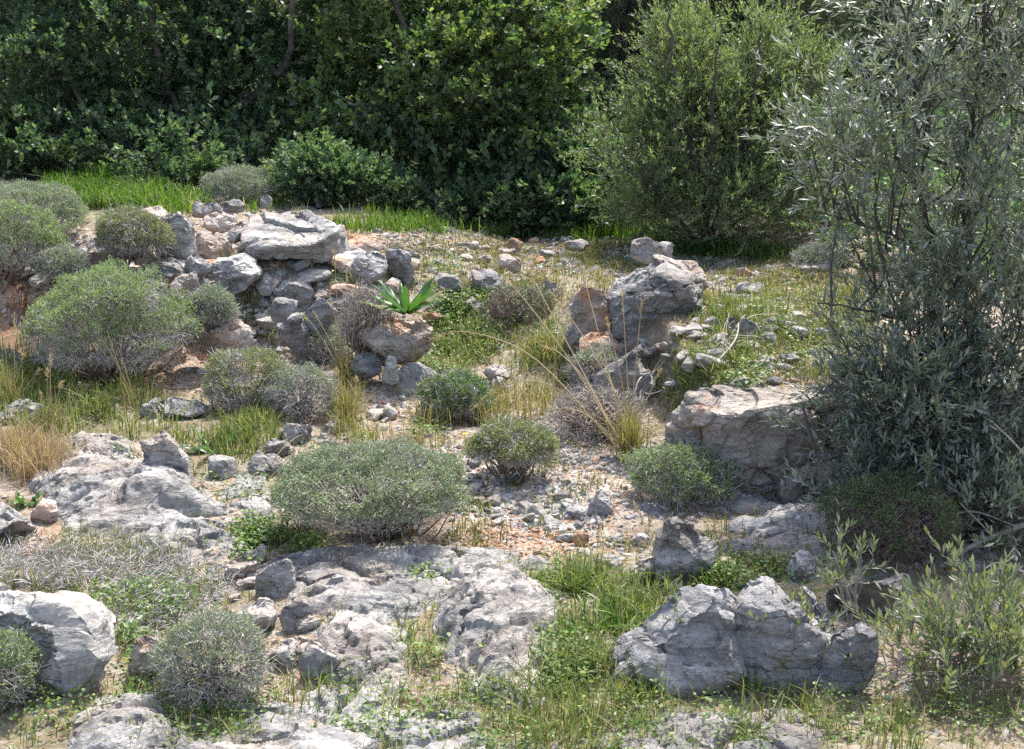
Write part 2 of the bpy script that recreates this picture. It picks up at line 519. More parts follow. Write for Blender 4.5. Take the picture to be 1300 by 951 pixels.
c = t.mix(t.math('MULTIPLY', ru, t.ramp(t.noise(p, 14, 6, .7), [(.35, .15), (.6, .85)])), c, t.mix(t.noise(p, 50, 4), (.33, .15, .075), (.46, .26, .15)))
c = t.mix(t.math('MULTIPLY', gn, t.ramp(t.noise(p, 16, 7, .7), [(.38, 0.0), (.6, .9)])), c, t.mix(t.noise(p, 40, 4), (.06, .085, .022), (.16, .17, .06)))
h = t.math('ADD', t.math('MULTIPLY', t.noise(p, 30, 6, .7), .8), t.math('MULTIPLY', t.math('SUBTRACT', 1.0, v1.outputs['Distance']), gr))
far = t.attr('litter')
c = t.mix(far, c, t.ramp(t.noise(p, 6, 8, .7), [(.35, (.025, .022, .014)), (.65, (.06, .05, .032))]))  # forest floor blackened in colour to keep gaps between trees shady
t.surf(c, .95, .15, t.bump(h, .8, .02))
M['ground'] = t.m
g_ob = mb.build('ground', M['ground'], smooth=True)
tag(g_ob, 'stony reddish soil of the terraced hillside', None, None, 'structure')
qx, qy, qd = project(PV)


def mask(spots, noise_s=3.0, amt=.45, base=0.0):
    m = np.full(len(PV), base)
    for (cx, cy, rx, ry, w) in spots:
        d = ((qx - cx) / rx) ** 2 + ((qy - cy) / ry) ** 2
        m = np.maximum(m, w * np.exp(-np.clip(d, 0, 30) ** 1.5))
    m = m + amt * n2(PV[:, 0], PV[:, 1], noise_s, 4, 2.2) * (m > .02)
    m[(qd < .5)] = base
    return np.clip(m, 0, 1)


def setattr_mesh(ob, name, vals):
    a = ob.data.attributes.new(name, 'FLOAT', 'POINT')
    a.data.foreach_set('value', np.asarray(vals, np.float32))


GRAVEL = [(620, 325, 230, 40, .75), (520, 320, 90, 40, .75), (900, 350, 170, 30, .65), (760, 320, 140, 30, .8), (680, 600, 190, 70, .95), (660, 680, 130, 50, .95),
          (500, 510, 110, 40, .9), (740, 560, 110, 40, .9), (240, 470, 90, 40, .7), (980, 440, 120, 90, .6), (220, 330, 200, 60, .7), (340, 420, 160, 60, .6),
          (300, 700, 80, 60, .6), (850, 700, 180, 60, .5)]
RUSTS = [(660, 685, 85, 30, .95), (205, 485, 70, 22, .9), (60, 690, 45, 25, .9), (560, 525, 90, 25, .5), (660, 320, 150, 22, .45), (480, 305, 50, 25, .9), (900, 350, 100, 16, .4),
         (1000, 640, 110, 26, .9), (20, 430, 40, 60, .8), (960, 610, 60, 25, .9), (560, 770, 40, 40, .6), (250, 440, 70, 40, .6), (1080, 430, 60, 60, .3), (780, 480, 60, 40, .7)]
GREEN = [(700, 340, 260, 45, .6), (1000, 400, 160, 90, .8), (130, 255, 150, 40, 1), (640, 290, 330, 16, .9), (640, 430, 110, 60, 1), (920, 460, 100, 60, .9), (1020, 380, 140, 60, .7), (100, 520, 220, 60, .9),
         (770, 800, 120, 110, 1), (540, 800, 50, 70, .8), (280, 560, 90, 40, .9), (360, 690, 80, 30, .8), (200, 740, 180, 70, .7), (620, 530, 60, 30, .4),
         (980, 700, 160, 60, .7), (60, 900, 400, 80, .5), (900, 930, 500, 70, .8), (780, 300, 250, 26, .7), (1150, 560, 200, 200, .5)]
setattr_mesh(g_ob, 'gravel', mask(GRAVEL, 3.5, .5, .42))
setattr_mesh(g_ob, 'rust', mask(RUSTS, 5, .5, 0))
setattr_mesh(g_ob, 'green', mask(GREEN, 4, .5, .08))
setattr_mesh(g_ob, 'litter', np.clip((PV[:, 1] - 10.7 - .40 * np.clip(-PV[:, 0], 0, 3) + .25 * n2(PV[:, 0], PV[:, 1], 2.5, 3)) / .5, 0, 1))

# ------------------------------------------------------------------ rocks
_ico = {}


def ico(n):
    if n not in _ico:
        bm = bmesh.new(); bmesh.ops.create_icosphere(bm, subdivisions=n, radius=1)
        bm.verts.ensure_lookup_table()
        _ico[n] = (unit(np.array([v.co[:] for v in bm.verts])), np.array([[v.index for v in f.verts] for f in bm.faces]))
        bm.free()
    return _ico[n]


def rock_shape(seed, n=5, planes=None, dims=(1, 1, 1), p=16, nr=11, flat=.8):
    """star-shaped faceted body of about unit radius, before roughening"""
    r = np.random.default_rng(seed)
    D, T = ico(n)
    cap = 2.2
    if planes is None:
        N = unit(r.normal(size=(nr, 3))); h = r.uniform(.5, .98, nr)
        N = np.vstack([N, [[r.normal() * .25, r.normal() * .25 - .1, 1], [0, 0, -1]]]); N = unit(N)
        h = np.concatenate([h, [flat * r.uniform(.8, 1.05), .75]])
        cap = 1.12; p = max(p, 40)
    else:
        N = unit(np.array([q[:3] for q in planes], float)); h = np.array([q[3] for q in planes], float)
    k = np.maximum(D @ N.T, 0) / h
    rad = (k ** p).sum(1) ** (-1 / p)
    return D * np.minimum(rad, cap)[:, None] * np.asarray(dims), T


def tri_normals(V, T):
    fn = np.cross(V[T[:, 1]] - V[T[:, 0]], V[T[:, 2]] - V[T[:, 0]])
    vn = np.zeros_like(V)
    for k in range(3):
        for a in range(3): vn[:, a] += np.bincount(T[:, k], fn[:, a], len(V))
    return unit(vn)


def roughen(V, T, seed, rough=1.0, bed=None, beds=0.0, cells=20, chips=34):
    """metre-scaled relief: lumps, ledges, pits and cracks"""
    r = np.random.default_rng(seed + 99)
    o = r.uniform(0, 200, 3)
    sz = np.ptp(V, axis=0).max()
    V = V + .10 * sz * np.stack([perlin(V / sz * 1.9 + o + k * 41) for k in range(3)], -1)
    N = tri_normals(V, T)
    W = V + .03 * sz * np.stack([perlin(V / sz * 3 + o + k * 31) for k in range(3)], -1)
    d = .02 * sz * fbm(W / sz * 1.6 + o, 2) + .014 * sz * fbm(W / sz * 5.5 + o, 3)
    d += .16 * sz * (.22 - np.abs(perlin(W / sz * 2.6 + o + 5))) * .25 + .05 * sz * (.22 - np.abs(perlin(W / sz * 5.8 + o + 9)))
    am = min(1.0, sz / .4)
    d += .008 * am * fbm(W * 16 + o, 4, .6)
    lo, hi = V.min(0), V.max(0)
    for cn, ca in ((cells, 1.0), (cells * 5, .42)):
        if len(V) < 4000 and cn > cells: continue
        cp = r.uniform(lo, hi, (cn, 3)); tl = r.normal(size=(cn, 3)) * .13; of = r.uniform(-1, 1, cn) * .014 * sz
        W2 = V + .05 * sz * ca * np.stack([perlin(V / sz * (5 / ca) + o + k * 13) for k in range(3)], -1)
        D2 = np.stack([(((W2 - c) * np.array([1, 1, 1.5])) ** 2).sum(1) for c in cp], 1)
        two = np.argpartition(D2, 1, axis=1)[:, :2]
        da = np.sqrt(np.take_along_axis(D2, two, 1)); sw = da[:, 0] > da[:, 1]
        i0 = np.where(sw, two[:, 1], two[:, 0]); gap_ = np.abs(da[:, 0] - da[:, 1])
        d += ca * (of[i0] + ((V - cp[i0]) * tl[i0]).sum(1))
        d -= ca * .020 * min(1, sz / .5) * np.exp(-(gap_ / (.030 * sz * ca + .006)) ** 2) * (fbm(V / sz * 2.5 + o + 3, 2) > -.12)
    if beds > 0:
        ax = unit(np.array(bed if bed is not None else (.2, -.25, 1.0)))
        s = W @ ax
        q = s * 14 + 1.2 * perlin(W * 3 + o)
        fr = q - np.floor(q)
        d += beds * (np.where(fr < .75, fr / .75, (1 - fr) * 4) - .5)
    V = V + N * (d * rough)[:, None]
    for k in range(chips):          # flat breaks
        n_ = unit(r.normal(size=3) + np.array([0, -.35, .15]))
        q = V @ n_
        V = V - np.clip(q - (q.max() - r.uniform(.02, .085) * sz), 0, None)[:, None] * n_ * .97
    for k in range(chips * 3):      # small local breaks on whatever stands proud
        i_ = int(r.integers(len(V))); n_ = unit(N[i_] + r.normal(size=3) * .22); c_ = V[i_]
        rad_ = r.uniform(.10, .22) * sz
        m = ((V - c_) ** 2).sum(1) < rad_ ** 2
        q = (V[m] - c_) @ n_ + .012 * sz
        ok_ = (N[m] @ n_) > .35
        V[m] -= (np.clip(q, 0, .03 * sz) * ok_)[:, None] * n_ * .9
    N = tri_normals(V, T)
    return V + N * (.0032 * am * fbm(V * 30 + o, 4, .6) + .006 * sz * fbm(V / sz * 9 + o, 3))[:, None]


def rotz(V, a):
    c, s = math.cos(a), math.sin(a)
    return V @ np.array([[c, s, 0], [-s, c, 0], [0, 0, 1]])


def fit(V, box, Y=None, bury=.22, back=.3):
    x0, y0, x1, y1 = box
    cx = (x0 + x1) / 2
    if Y is None:
        g = ground([cx], [y1])[0]
        Y = g[1] + back * (x1 - x0) / F * g[1]
    y1b = y1 + bury * (y1 - y0)
    V = V - V.mean(0)
    sc = (x1 - x0) / F * Y
    e = np.ptp(V[:, 0])
    V = V * (sc / e)
    P = at(cx, (y0 + y1b) / 2, Y)
    for _ in range(6):
        a, b, _d = project(V + P)
        fx = (x1 - x0) / np.ptp(a); fz = np.clip((y1b - y0) / np.ptp(b), .55, 1.8)
        V = V * np.array([fx, min(fx, 1.0 if fx > 1 else fx) if False else fx ** .5, fz])
        a, b, _d = project(V + P)
        P = P + np.array([(cx - (a.max() + a.min()) / 2) / F * Y, 0, ((b.max() + b.min()) / 2 - (y0 + y1b) / 2) / F * Y])
    return V, P


def put_rock(name, V, T, P, mat, label, cat, group=None, smooth=True):
    base = np.array([0, 0, V[:, 2].min()])
    mb = MB(); mb.add(V - base, None, T)
    o = mb.build(name, mat, smooth=smooth, sharp=24)
    o.location = tuple(P + base)
    return tag(o, label, cat, group)


def boulder(label, box, mat='grey', seed=1, n=5, planes=None, Y=None, bury=.22, rough=1.0, depth=.8, p=16, nr=11, flat=.8, rot=None, beds=0.0, bed=None,
            name='boulder', cat='boulder', group=None, back=.3, chips=26, cells=20):
    V, T = rock_shape(seed, n, planes, (1, depth, 1), p, nr, flat)
    if rot is not None: V = rotz(V, R(rot))
    V, P = fit(V, box, Y, bury, back)
    V = roughen(V, T, seed, rough, bed, beds, cells, chips)
    V, P2 = fit(V, box, P[1], bury)
    return put_rock(name, V, T, P2, M[mat], label, cat, group)


def outcrop(label, poly, mat='grey', T=.10, edge=.10, seed=1, res=.011, groove=(1, .4), gamp=.012, lean=(0, 0), bumps=.04, name='rock_outcrop', cat='bedrock', step=.03, group=None, peaks=()):
    """bedrock rising through the soil: a height field over an irregular outline, its rim sunk in the ground"""
    P = ground([q[0] for q in poly], [q[1] for q in poly])[:, :2]
    mn = P.min(0) - .12; mx = P.max(0) + .12
    ax = np.arange(mn[0], mx[0], res); ay = np.arange(mn[1], mx[1], res)
    X, Yg = np.meshgrid(ax, ay)
    o = np.random.default_rng(seed).uniform(0, 100)
    wx = X + .05 * n2(X, Yg, 5, 3, o) + .012 * n2(X, Yg, 24, 3, o); wy = Yg + .05 * n2(X, Yg, 5, 3, o + 7) + .012 * n2(X, Yg, 24, 3, o + 5)
    sd = np.full(X.shape, 1e9); ins = np.zeros(X.shape, bool)
    for k in range(len(P)):
        a, b = P[k], P[(k + 1) % len(P)]
        e = b - a
        tt = np.clip(((wx - a[0]) * e[0] + (wy - a[1]) * e[1]) / (e @ e + 1e-12), 0, 1)
        sd = np.minimum(sd, np.hypot(wx - a[0] - tt * e[0], wy - a[1] - tt * e[1]))
        cond = ((a[1] > wy) != (b[1] > wy)) & (wx < (b[0] - a[0]) * (wy - a[1]) / (b[1] - a[1] + 1e-12) + a[0])
        ins ^= cond
    sd = np.where(ins, sd, -sd)
    c = P.mean(0)
    up = 1 - np.exp(-np.clip(sd, 0, None) / edge)
    hgt = T * up + (X - c[0]) * lean[0] * up + (Yg - c[1]) * lean[1] * up
    for (ppx, ppy, pr, ph) in peaks:
        g = ground([ppx], [ppy])[0]
        hgt += ph * np.exp(-((wx - g[0]) ** 2 + (wy - g[1]) ** 2) / pr ** 2) * up
    g = unit(np.array(groove, float)); al = X * g[0] + Yg * g[1]; ac = -X * g[1] + Yg * g[0]
    big = n2(X, Yg, 3.2, 3, o + 3)
    rim = np.clip(sd / .06, 0, 1)
    hgt += bumps * .7 * big * np.clip(sd / .1, 0, 1)
    wu = al * .75 + .09 * n2(X, Yg, 6, 3, o + 21); wv = ac * 1.5 + .09 * n2(X, Yg, 6, 3, o + 22)
    for fs, fa in ((2.2, .060), (5.0, .028), (12., .009)):
        gp, off = worley2(wu * fs + o, wv * fs + o * .7, seed * 7 + int(fs))
        hgt += fa * off * rim
        open_ = sstep((n2(X, Yg, 2.5, 2, o + fs) + .25) * 3)
        hgt -= (fa * .45 * np.exp(-(gp / .09) ** 2) + .15 / fs * np.exp(-(gp / .032) ** 2)) * open_ * rim
    hgt += gamp * n2(al * .35 + .05 * big, ac * 1.6, 9, 4, o + 1) * 2 * rim
    hgt -= gamp * 1.6 * np.abs(n2(al * .22, ac * 2.2, 7, 4, o + 31)) * rim
    hgt += .085 * (.2 - np.abs(n2(al * .6, ac, 3.6, 3, o + 41))) * rim
    hgt -= .022 * np.clip(n2(X, Yg, 13, 3, o + 51) - .12, 0, None) * 2.2 * rim
    for fs, fa, up_ in ((3.1, .05, .004), (7.0, .022, .003)):
        gp, off = worley2(wu * fs + o + 9, wv * fs + o * .7 + 5, seed * 11 + int(fs))
        loc = hgt.copy()
        for _ in range(int(5 + 9 / fs)):
            pz = np.pad(loc, 3, mode='edge')
            loc = (pz[:-6, 3:-3] + pz[6:, 3:-3] + pz[3:-3, :-6] + pz[3:-3, 6:] + pz[3:-3, 3:-3]) / 5
        hgt = np.minimum(hgt, loc + fa * off * rim + up_)
    if step > 0:
        q = hgt / step + .8 * n2(X, Yg, 4, 2, o + 4)
        fr = q - np.floor(q)
        hgt = hgt + step * .32 * (sstep(np.clip(fr * 2 - .5, 0, 1)) - fr)
    for _ in range(3):
        gy_, gx_ = np.gradient(hgt, res)
        k_ = sstep((np.hypot(gx_, gy_) - 1.3) / 1.2) * .8
        pz = np.pad(hgt, 1, mode='edge')
        hgt = hgt * (1 - k_) + k_ * (pz[:-2, 1:-1] + pz[2:, 1:-1] + pz[1:-1, :-2] + pz[1:-1, 2:]) / 4
    hgt += .005 * n2(X, Yg, 38, 4, o + 2)
    hgt = np.where(sd < 0, np.clip(sd, -.15, 0) * 1.6, hgt) - .012
    Z = hq(X, Yg) * .75 + .25 * hq(np.full(X.shape, c[0]), np.clip(Yg, mn[1], mx[1])) + hgt
    Z = np.where(sd < -.06, np.minimum(Z, hq(X, Yg) - .03), Z)
    keep = sd > -.11
    nyy, nxx = X.shape
    q = (np.arange(nyy - 1)[:, None] * nxx + np.arange(nxx - 1)[None])
    k4 = keep[:-1, :-1] & keep[1:, :-1] & keep[:-1, 1:] & keep[1:, 1:]
    Qd = np.stack([q, q + 1, q + nxx + 1, q + nxx], -1)[k4]
    used = np.unique(Qd); rem = np.full(X.size, -1); rem[used] = np.arange(len(used))
    V = np.stack([X, Yg, Z], -1).reshape(-1, 3)[used]
    # sideways relief so that steep flanks are not smooth curtains
    V = V + .012 * np.stack([fbm(V * 11 + k * 20 + o, 4, .6) for k in range(3)], -1)
    mb = MB(); mb.add(V, rem[Qd])
    org = np.array([c[0], c[1], float(hq(c[0], c[1]))])
    ob = mb.build(name, M[mat], origin=org, smooth=True, sharp=30)
    ob.location = tuple(org)
    return tag(ob, label, cat, group)


# --- left: tumbled dry stone wall and cap slab
boulder('broad pale tilted cap slab lying on top of the stone wall', (296, 266, 450, 334), 'pale', 203, 6, Y=9.15, bury=0, depth=1.0, rough=.5, name='cap_slab', p=26, chips=0, cells=10,
        planes=[(-.10, -.30, 1, .34), (.05, -.9, -.35, .72), (-1, -.15, .25, .95), (1, -.1, .1, 1.0), (0, 1, .1, .9), (0, 0, -1, .25), (-.75, -.65, .2, .9), (.6, -.7, -.2, .88), (.6, .4, .5, .85)])
boulder('orange broken block at the right end of the cap slab', (405, 285, 452, 320), 'orange', 15, 4, Y=9.35, rough=1.1)
boulder('reddish brown block wedged under the cap slab', (325, 312, 435, 372), 'pink', 21, 5, Y=9.15, depth=.7, bury=.1)
boulder('rounded grey boulder leaning left of the cap slab', (262, 321, 334, 364), 'pale', 5, 5, Y=8.85, rough=.8, flat=.9)
boulder('dark pointed rock under the left end of the cap slab', (338, 345, 400, 392), 'slate', 8, 5, Y=8.85)
boulder('pale upright block in the wall right of the cap slab', (438, 318, 492, 368), 'pale', 9, 5, Y=8.95)
boulder('pale cracked block nearest the big leafy plant in the wall', (488, 316, 532, 362), 'grey', 12, 5, Y=9.1)
boulder('rust stained flat stone above the pale wall blocks', (430, 302, 488, 328), 'rust', 13, 4, Y=9.3)
boulder('grey boulder at the foot of the wall below the cap slab', (378, 377, 428, 420), 'slate', 17, 5, Y=8.5)
boulder('squared dark stone at the wall foot left of the grey boulder', (343, 377, 378, 405), 'grey', 19, 4, Y=8.55)
boulder('leaning grey block at the wall foot behind the dead grey brush', (352, 396, 392, 440), 'slate', 20, 4, Y=8.42)
boulder('brown layered rock with tilted plates under a small round bush', (226, 384, 326, 442), 'pink', 23, 6, Y=8.45, beds=.02, bed=(-.55, -.2, .8), depth=.7, rough=1.0, name='layered_rock')
boulder('large brownish boulder carrying the big leafy plant', (450, 402, 550, 460), 'pink', 24, 6, Y=8.2, bury=.12, rough=1.0, depth=.9, chips=22, p=30,
        planes=[(-.25, -.75, .6, .66), (.4, -.85, .25, .72), (-1, -.2, .25, .92), (1, -.1, .1, .95), (.35, -.1, 1, .60), (-.5, .1, 1, .72), (0, 1, 0, .8), (0, -.2, -1, .72), (-.6, -.5, -.6, .66), (.7, -.4, -.55, .72), (-.7, -.2, .7, .74), (.1, -1, -.15, .7)])
boulder('small upright stone propping the boulder of the leafy plant', (484, 450, 508, 482), 'pale', 25, 4, Y=8.0)
boulder('dark block beside the upright propping stone', (444, 446, 486, 476), 'slate', 26, 4, Y=8.15)
boulder('pale wedge rock in front of the leafy plant boulder', (492, 460, 556, 506), 'pale', 27, 5, depth=.7, p=30, rough=.6,
        planes=[(-.5, -.5, .75, .5), (.55, -.55, .6, .55), (0, 1, .2, .7), (-1, 0, .1, 1), (1, 0, 0, 1), (0, -1, 0, .75), (0, 0, -1, .5)])
WALL = [('bright white boulder behind the small bush atop the wall', (196, 268, 250, 332), 'pale', 31, 8.95), ('flat grey stone at the back of the wall top', (172, 261, 218, 279), 'pink', 32, 9.7),
        ('pointed grey stone on the skyline of the wall', (243, 253, 283, 273), 'pale', 33, 9.9), ('pale block on the wall top right of the pointed stone', (258, 269, 302, 292), 'pink', 34, 9.6),
        ('bright angular stone left of the cap slab', (280, 281, 314, 306), 'pale', 35, 9.3), ('dark stack stone under the bright angular stone', (244, 291, 296, 332), 'pink', 36, 9.15),
        ('small pale stone among grass behind the cap slab', (330, 247, 346, 264), 'grey', 37, 10.4), ('flat pale stone behind the wall under the far bush', (282, 252, 312, 268), 'pale', 38, 10.1),
        ('long dark rock between two round bushes on the wall', (98, 306, 164, 346), 'grey', 39, 8.9), ('brown rock under the leftmost round bushes', (0, 352, 34, 404), 'rust', 40, 8.7),
        ('pale block wedged behind the largest left bush', (185, 326, 243, 354), 'pale', 41, 8.8), ('square stone right of the largest left bush', (216, 344, 254, 378), 'pink', 42, 8.65),
        ('flat ledge stone above the largest left bush', (124, 338, 190, 360), 'pink', 43, 8.75), ('pale stone in the wall right of the small grey bush', (160, 300, 200, 330), 'pink', 44, 8.95),
        ('brown hollow rock left of the largest bush', (30, 345, 98, 395), 'pink', 45, 8.72), ('pale leaning slab on the wall face left of the grey boulder', (232, 324, 268, 356), 'pale', 46, 8.8)]
for lb, bx, mt, sd, Y in WALL:
    boulder(lb, bx, mt, sd, 5, Y=Y)

# --- right: main boulder and terrace face
boulder('big cracked grey boulder standing on the middle terrace', (768, 323, 900, 440), 'grey', 51, 6, Y=8.15, bury=0, depth=.9, rough=1.0, chips=14, cells=26, p=22,
        planes=[(-.10, -.80, .55, .62), (-.72, -.55, .42, .70), (.75, -.5, .30, .80), (.2, .3, 1, .95), (-.62, -.05, .78, .60), (.62, -.05, .78, .74), (.1, -.95, -.30, .58), (-1, 0, -.1, .95), (1, 0, 0, .95), (0, 1, 0, .8), (0, 0, -1, .95), (-.3, -.7, .65, .62), (.35, -.6, .7, .70)])
boulder('rounded rust coloured boulder left of the big cracked boulder', (716, 362, 796, 436), 'rust', 52, 5, Y=8.2, rough=.7)
boulder('rusty ledge beneath the big cracked boulder', (735, 420, 800, 470), 'rust', 53, 5, Y=8.0)
boulder('grey footing rock beneath the big cracked boulder', (752, 436, 838, 500), 'slate', 54, 5, Y=7.8)
boulder('orange stone squeezed under the right side of the big boulder', (838, 432, 876, 462), 'orange', 55, 4, Y=8.0)
boulder('lumpy grey rock right of the big cracked boulder', (874, 384, 924, 424), 'slate', 56, 5, Y=8.3)
boulder('pale crest rock on the skyline behind the big boulder', (800, 300, 856, 330), 'pale', 157, 5, Y=9.7, flat=.7, rough=1.3)
boulder('pinkish slope rock behind the big boulder', (846, 330, 900, 372), 'pink', 58, 5, Y=8.6)
boulder('long rough brown rock face holding the right terrace', (832, 488, 1112, 640), 'ledge', 59, 7, Y=6.58, bury=.10, depth=.40, rough=1.15, name='terrace_rock', p=44, chips=5, cells=13,
        planes=[(0, -1, .22, .62), (.05, -.2, 1, .60), (-1, -.25, .10, 1.0), (1, -.2, .1, 1.05), (0, 1, 0, .6), (0, 0, -1, .9), (-.25, -.95, .1, .66), (.25, -.95, .15, .68), (-.30, -.2, .95, .70), (.25, -.3, .95, .66)])
for lb, bx, mt, sd in [('upright pale stone among yellow grass on the right slope', (938, 404, 966, 436), 'pale', 61), ('grey stone beside the upright pale stone', (962, 412, 990, 430), 'grey', 62),
                       ('dark round stone at the foot of the upright pale stone', (918, 402, 940, 426), 'slate', 63), ('lone pale stone further right on the grassy slope', (1002, 414, 1030, 434), 'pale', 64),
                       ('flat grey stone at the far edge of the right terrace', (1004, 329, 1062, 346), 'pink', 65), ('low grey stone on the gravel right of the big boulder', (934, 356, 972, 374), 'grey', 66),
                       ('flat dark grey stone on the middle slope', (598, 341, 641, 373), 'slate', 67), ('brownish stone just above the flat dark grey stone', (632, 322, 662, 346), 'pink', 68),
                       ('orange stone on the gravel of the middle terrace', (640, 302, 664, 318), 'orange', 69), ('small orange stone right on the middle gravel', (692, 316, 710, 326), 'orange', 70),
                       ('tall thin stone in the middle slope', (690, 350, 708, 378), 'pale', 71), ('grey block half sunk in the middle slope grass', (588, 376, 616, 398), 'grey', 72),
                       ('pair of grey blocks right of the leafy plant', (545, 346, 586, 374), 'slate', 73), ('flat stone in the grass hollow', (612, 462, 650, 480), 'grey', 74),
                       ('reddish stone right of the leafy plant', (536, 396, 562, 414), 'orange', 75), ('stone half hidden in the hollow before the dead brush', (616, 478, 654, 500), 'slate', 76),
                       ('broad pale stone on the back edge of the middle gravel', (716, 303, 748, 318), 'grey', 77)]:
    boulder(lb, bx, mt, sd, 4, name='stone', cat='stone')

# --- foreground left
outcrop('large ridged grey bedrock hump on the left', [(30, 590), (75, 566), (150, 556), (205, 575), (250, 602), (300, 650), (318, 690), (300, 722), (255, 738), (205, 718), (150, 700), (95, 690), (60, 655), (40, 620)],
        'grey', .13, .16, 1, .009, (1, .55), .02, bumps=.06, peaks=[(190, 640, .22, .06)])
boulder('white pointed rock rising behind the left bedrock hump', (176, 546, 246, 612), 'pale', 81, 5, rough=1.0)
outcrop('low craggy bedrock rim between the left hump and the largest front bush', [(250, 610), (300, 588), (345, 598), (350, 640), (345, 690), (325, 700), (312, 655)], 'grey', .06, .05, 33, .009, (1, .5), .012, bumps=.04)
outcrop('weathered bedrock step at the bottom right of the grass', [(730, 925), (800, 900), (900, 890), (1010, 900), (1060, 930), (1000, 1000), (800, 1010)], 'slate', .07, .06, 34, .009, (1, .3), .012, bumps=.04)
boulder('smooth round white stone on the left bedrock', (35, 596, 82, 630), 'pale', 82, 5, rough=.5, bury=.05, flat=.9, Y=6.75)
boulder('small white pyramid stone in the grass', (262, 577, 302, 608), 'pale', 83, 4, p=30, rough=.6)
boulder('grey stone right of the white pyramid stone', (314, 572, 362, 604), 'grey', 84, 5)
for k, (bx, lb) in enumerate([((350, 536, 398, 566), 'craggy grey rock behind the largest front bush'), ((392, 548, 436, 566), 'flat grey rock at the back of the craggy group'),
                              ((336, 556, 376, 580), 'jagged rock at the left of the craggy group'), ((408, 532, 442, 552), 'pale rock at the far end of the craggy group')]):
    boulder(lb, bx, ['slate', 'grey', 'grey', 'pale'][k], 90 + k, 5, rough=1.3)
boulder('dark streaked rock cut by the left picture edge', (-50, 634, 48, 690), 'slate', 95, 5)
boulder('tan mossy stone between the left rocks', (38, 632, 74, 664), 'pink', 96, 4)
boulder('massive pale rounded boulder in the bottom left corner', (-40, 748, 151, 880), 'pale', 97, 6, rough=.55, bury=.1, flat=.85, depth=.9, nr=7)
boulder('small pale stone half buried before the massive boulder', (46, 846, 96, 880), 'pale', 98, 4)
boulder('flat grey rock above the massive left boulder', (-30, 738, 22, 762), 'slate', 99, 4)
boulder('long stone behind the grass at the left edge', (-30, 506, 64, 542), 'slate', 100, 5)
boulder('white stone on the grass at the far left', (-20, 442, 38, 464), 'pale', 101, 5)
boulder('long flat grey stone beside the brushy ground', (200, 502, 264, 532), 'slate', 102, 5, flat=.5)
boulder('small grey stone left of the long flat stone', (176, 504, 204, 532), 'grey', 103, 4)
for k, (bx, lb, mt) in enumerate([((280, 712, 328, 740), 'brown stone right of the ridged bedrock', 'pink'), ((322, 708, 376, 760), 'bright angular stone right of the ridged bedrock', 'pale'),
                                  ((354, 756, 398, 802), 'rounded grey stone under the bright angular stone', 'slate'), ((270, 758, 352, 806), 'wide pale rock above the front left bush', 'pale'),
                                  ((376, 780, 400, 802), 'little tan stone beside the rounded grey stone', 'pink'), ((378, 812, 434, 866), 'bright white rock right of the front left bush', 'pale'),
                                  ((330, 810, 382, 850), 'knobbly pale rock touching the front left bush', 'pale'), ((160, 806, 212, 868), 'pale worn rock left of the front left bush', 'pink'),
                                  ((400, 732, 446, 762), 'grey block on the edge of the front bedrock', 'slate'), ((300, 690, 340, 716), 'dark little stone below the largest front bush', 'slate')]):
    boulder(lb, bx, mt, 110 + k, 5)
outcrop('flat grey bedrock shelf below the largest front bush', [(318, 728), (360, 700), (450, 686), (540, 688), (600, 690), (655, 702), (680, 735), (640, 762), (570, 764), (530, 782), (450, 790), (380, 776)],
        'grey', .07, .05, 2, .008, (1, .1), .010, bumps=.03, step=.024)
outcrop('pale cracked bedrock block at the front centre left', [(395, 800), (430, 782), (500, 768), (522, 784), (530, 830), (520, 866), (500, 930), (420, 940), (380, 900), (400, 850)], 'grey', .10, .04, 3, .008, (.3, 1), .008, bumps=.03, step=.028)
outcrop('big grey bedrock block at the front centre right', [(552, 765), (610, 742), (660, 732), (705, 758), (718, 820), (716, 870), (690, 900), (640, 905), (590, 880), (560, 820)], 'grey', .15, .06, 4, .008, (.6, 1), .014, bumps=.05, step=.04, peaks=[(660, 770, .16, .05)])
outcrop('dark knobbly bedrock between bush and gravel', [(622, 706), (660, 696), (700, 710), (722, 750), (728, 800), (700, 800), (680, 750), (640, 735)], 'slate', .10, .06, 5, .009, (.5, 1), .012, bumps=.05)
outcrop('low bedrock sheet at the very bottom left', [(90, 905), (160, 880), (260, 888), (400, 898), (560, 905), (700, 915), (720, 960), (600, 1010), (300, 1020), (80, 990)], 'grey', .08, .06, 31, .009, (1, .2), .010, bumps=.04)
outcrop('small flat bedrock patch right of the largest front bush', [(575, 672), (610, 664), (632, 680), (625, 696), (590, 698)], 'grey', .035, .04, 6, .009)
outcrop('flat layered bedrock sheet in the gravel', [(736, 690), (770, 676), (835, 672), (850, 690), (830, 712), (780, 718), (745, 712)], 'slate', .03, .04, 7, .009, (1, .15), .012, bumps=.015, step=.012)
outcrop('dark bedrock patch below the right round bush', [(772, 640), (800, 626), (870, 632), (880, 650), (840, 662), (790, 660)], 'slate', .05, .06, 8, .009, (1, .3), .012)
boulder('blue grey faceted stone on the gravel', (744, 623, 780, 656), 'slate', 121, 4, p=30, rough=.5)
boulder('rust orange stone on the red gravel', (728, 674, 748, 694), 'orange', 122, 4, bury=.05, rough=.6)

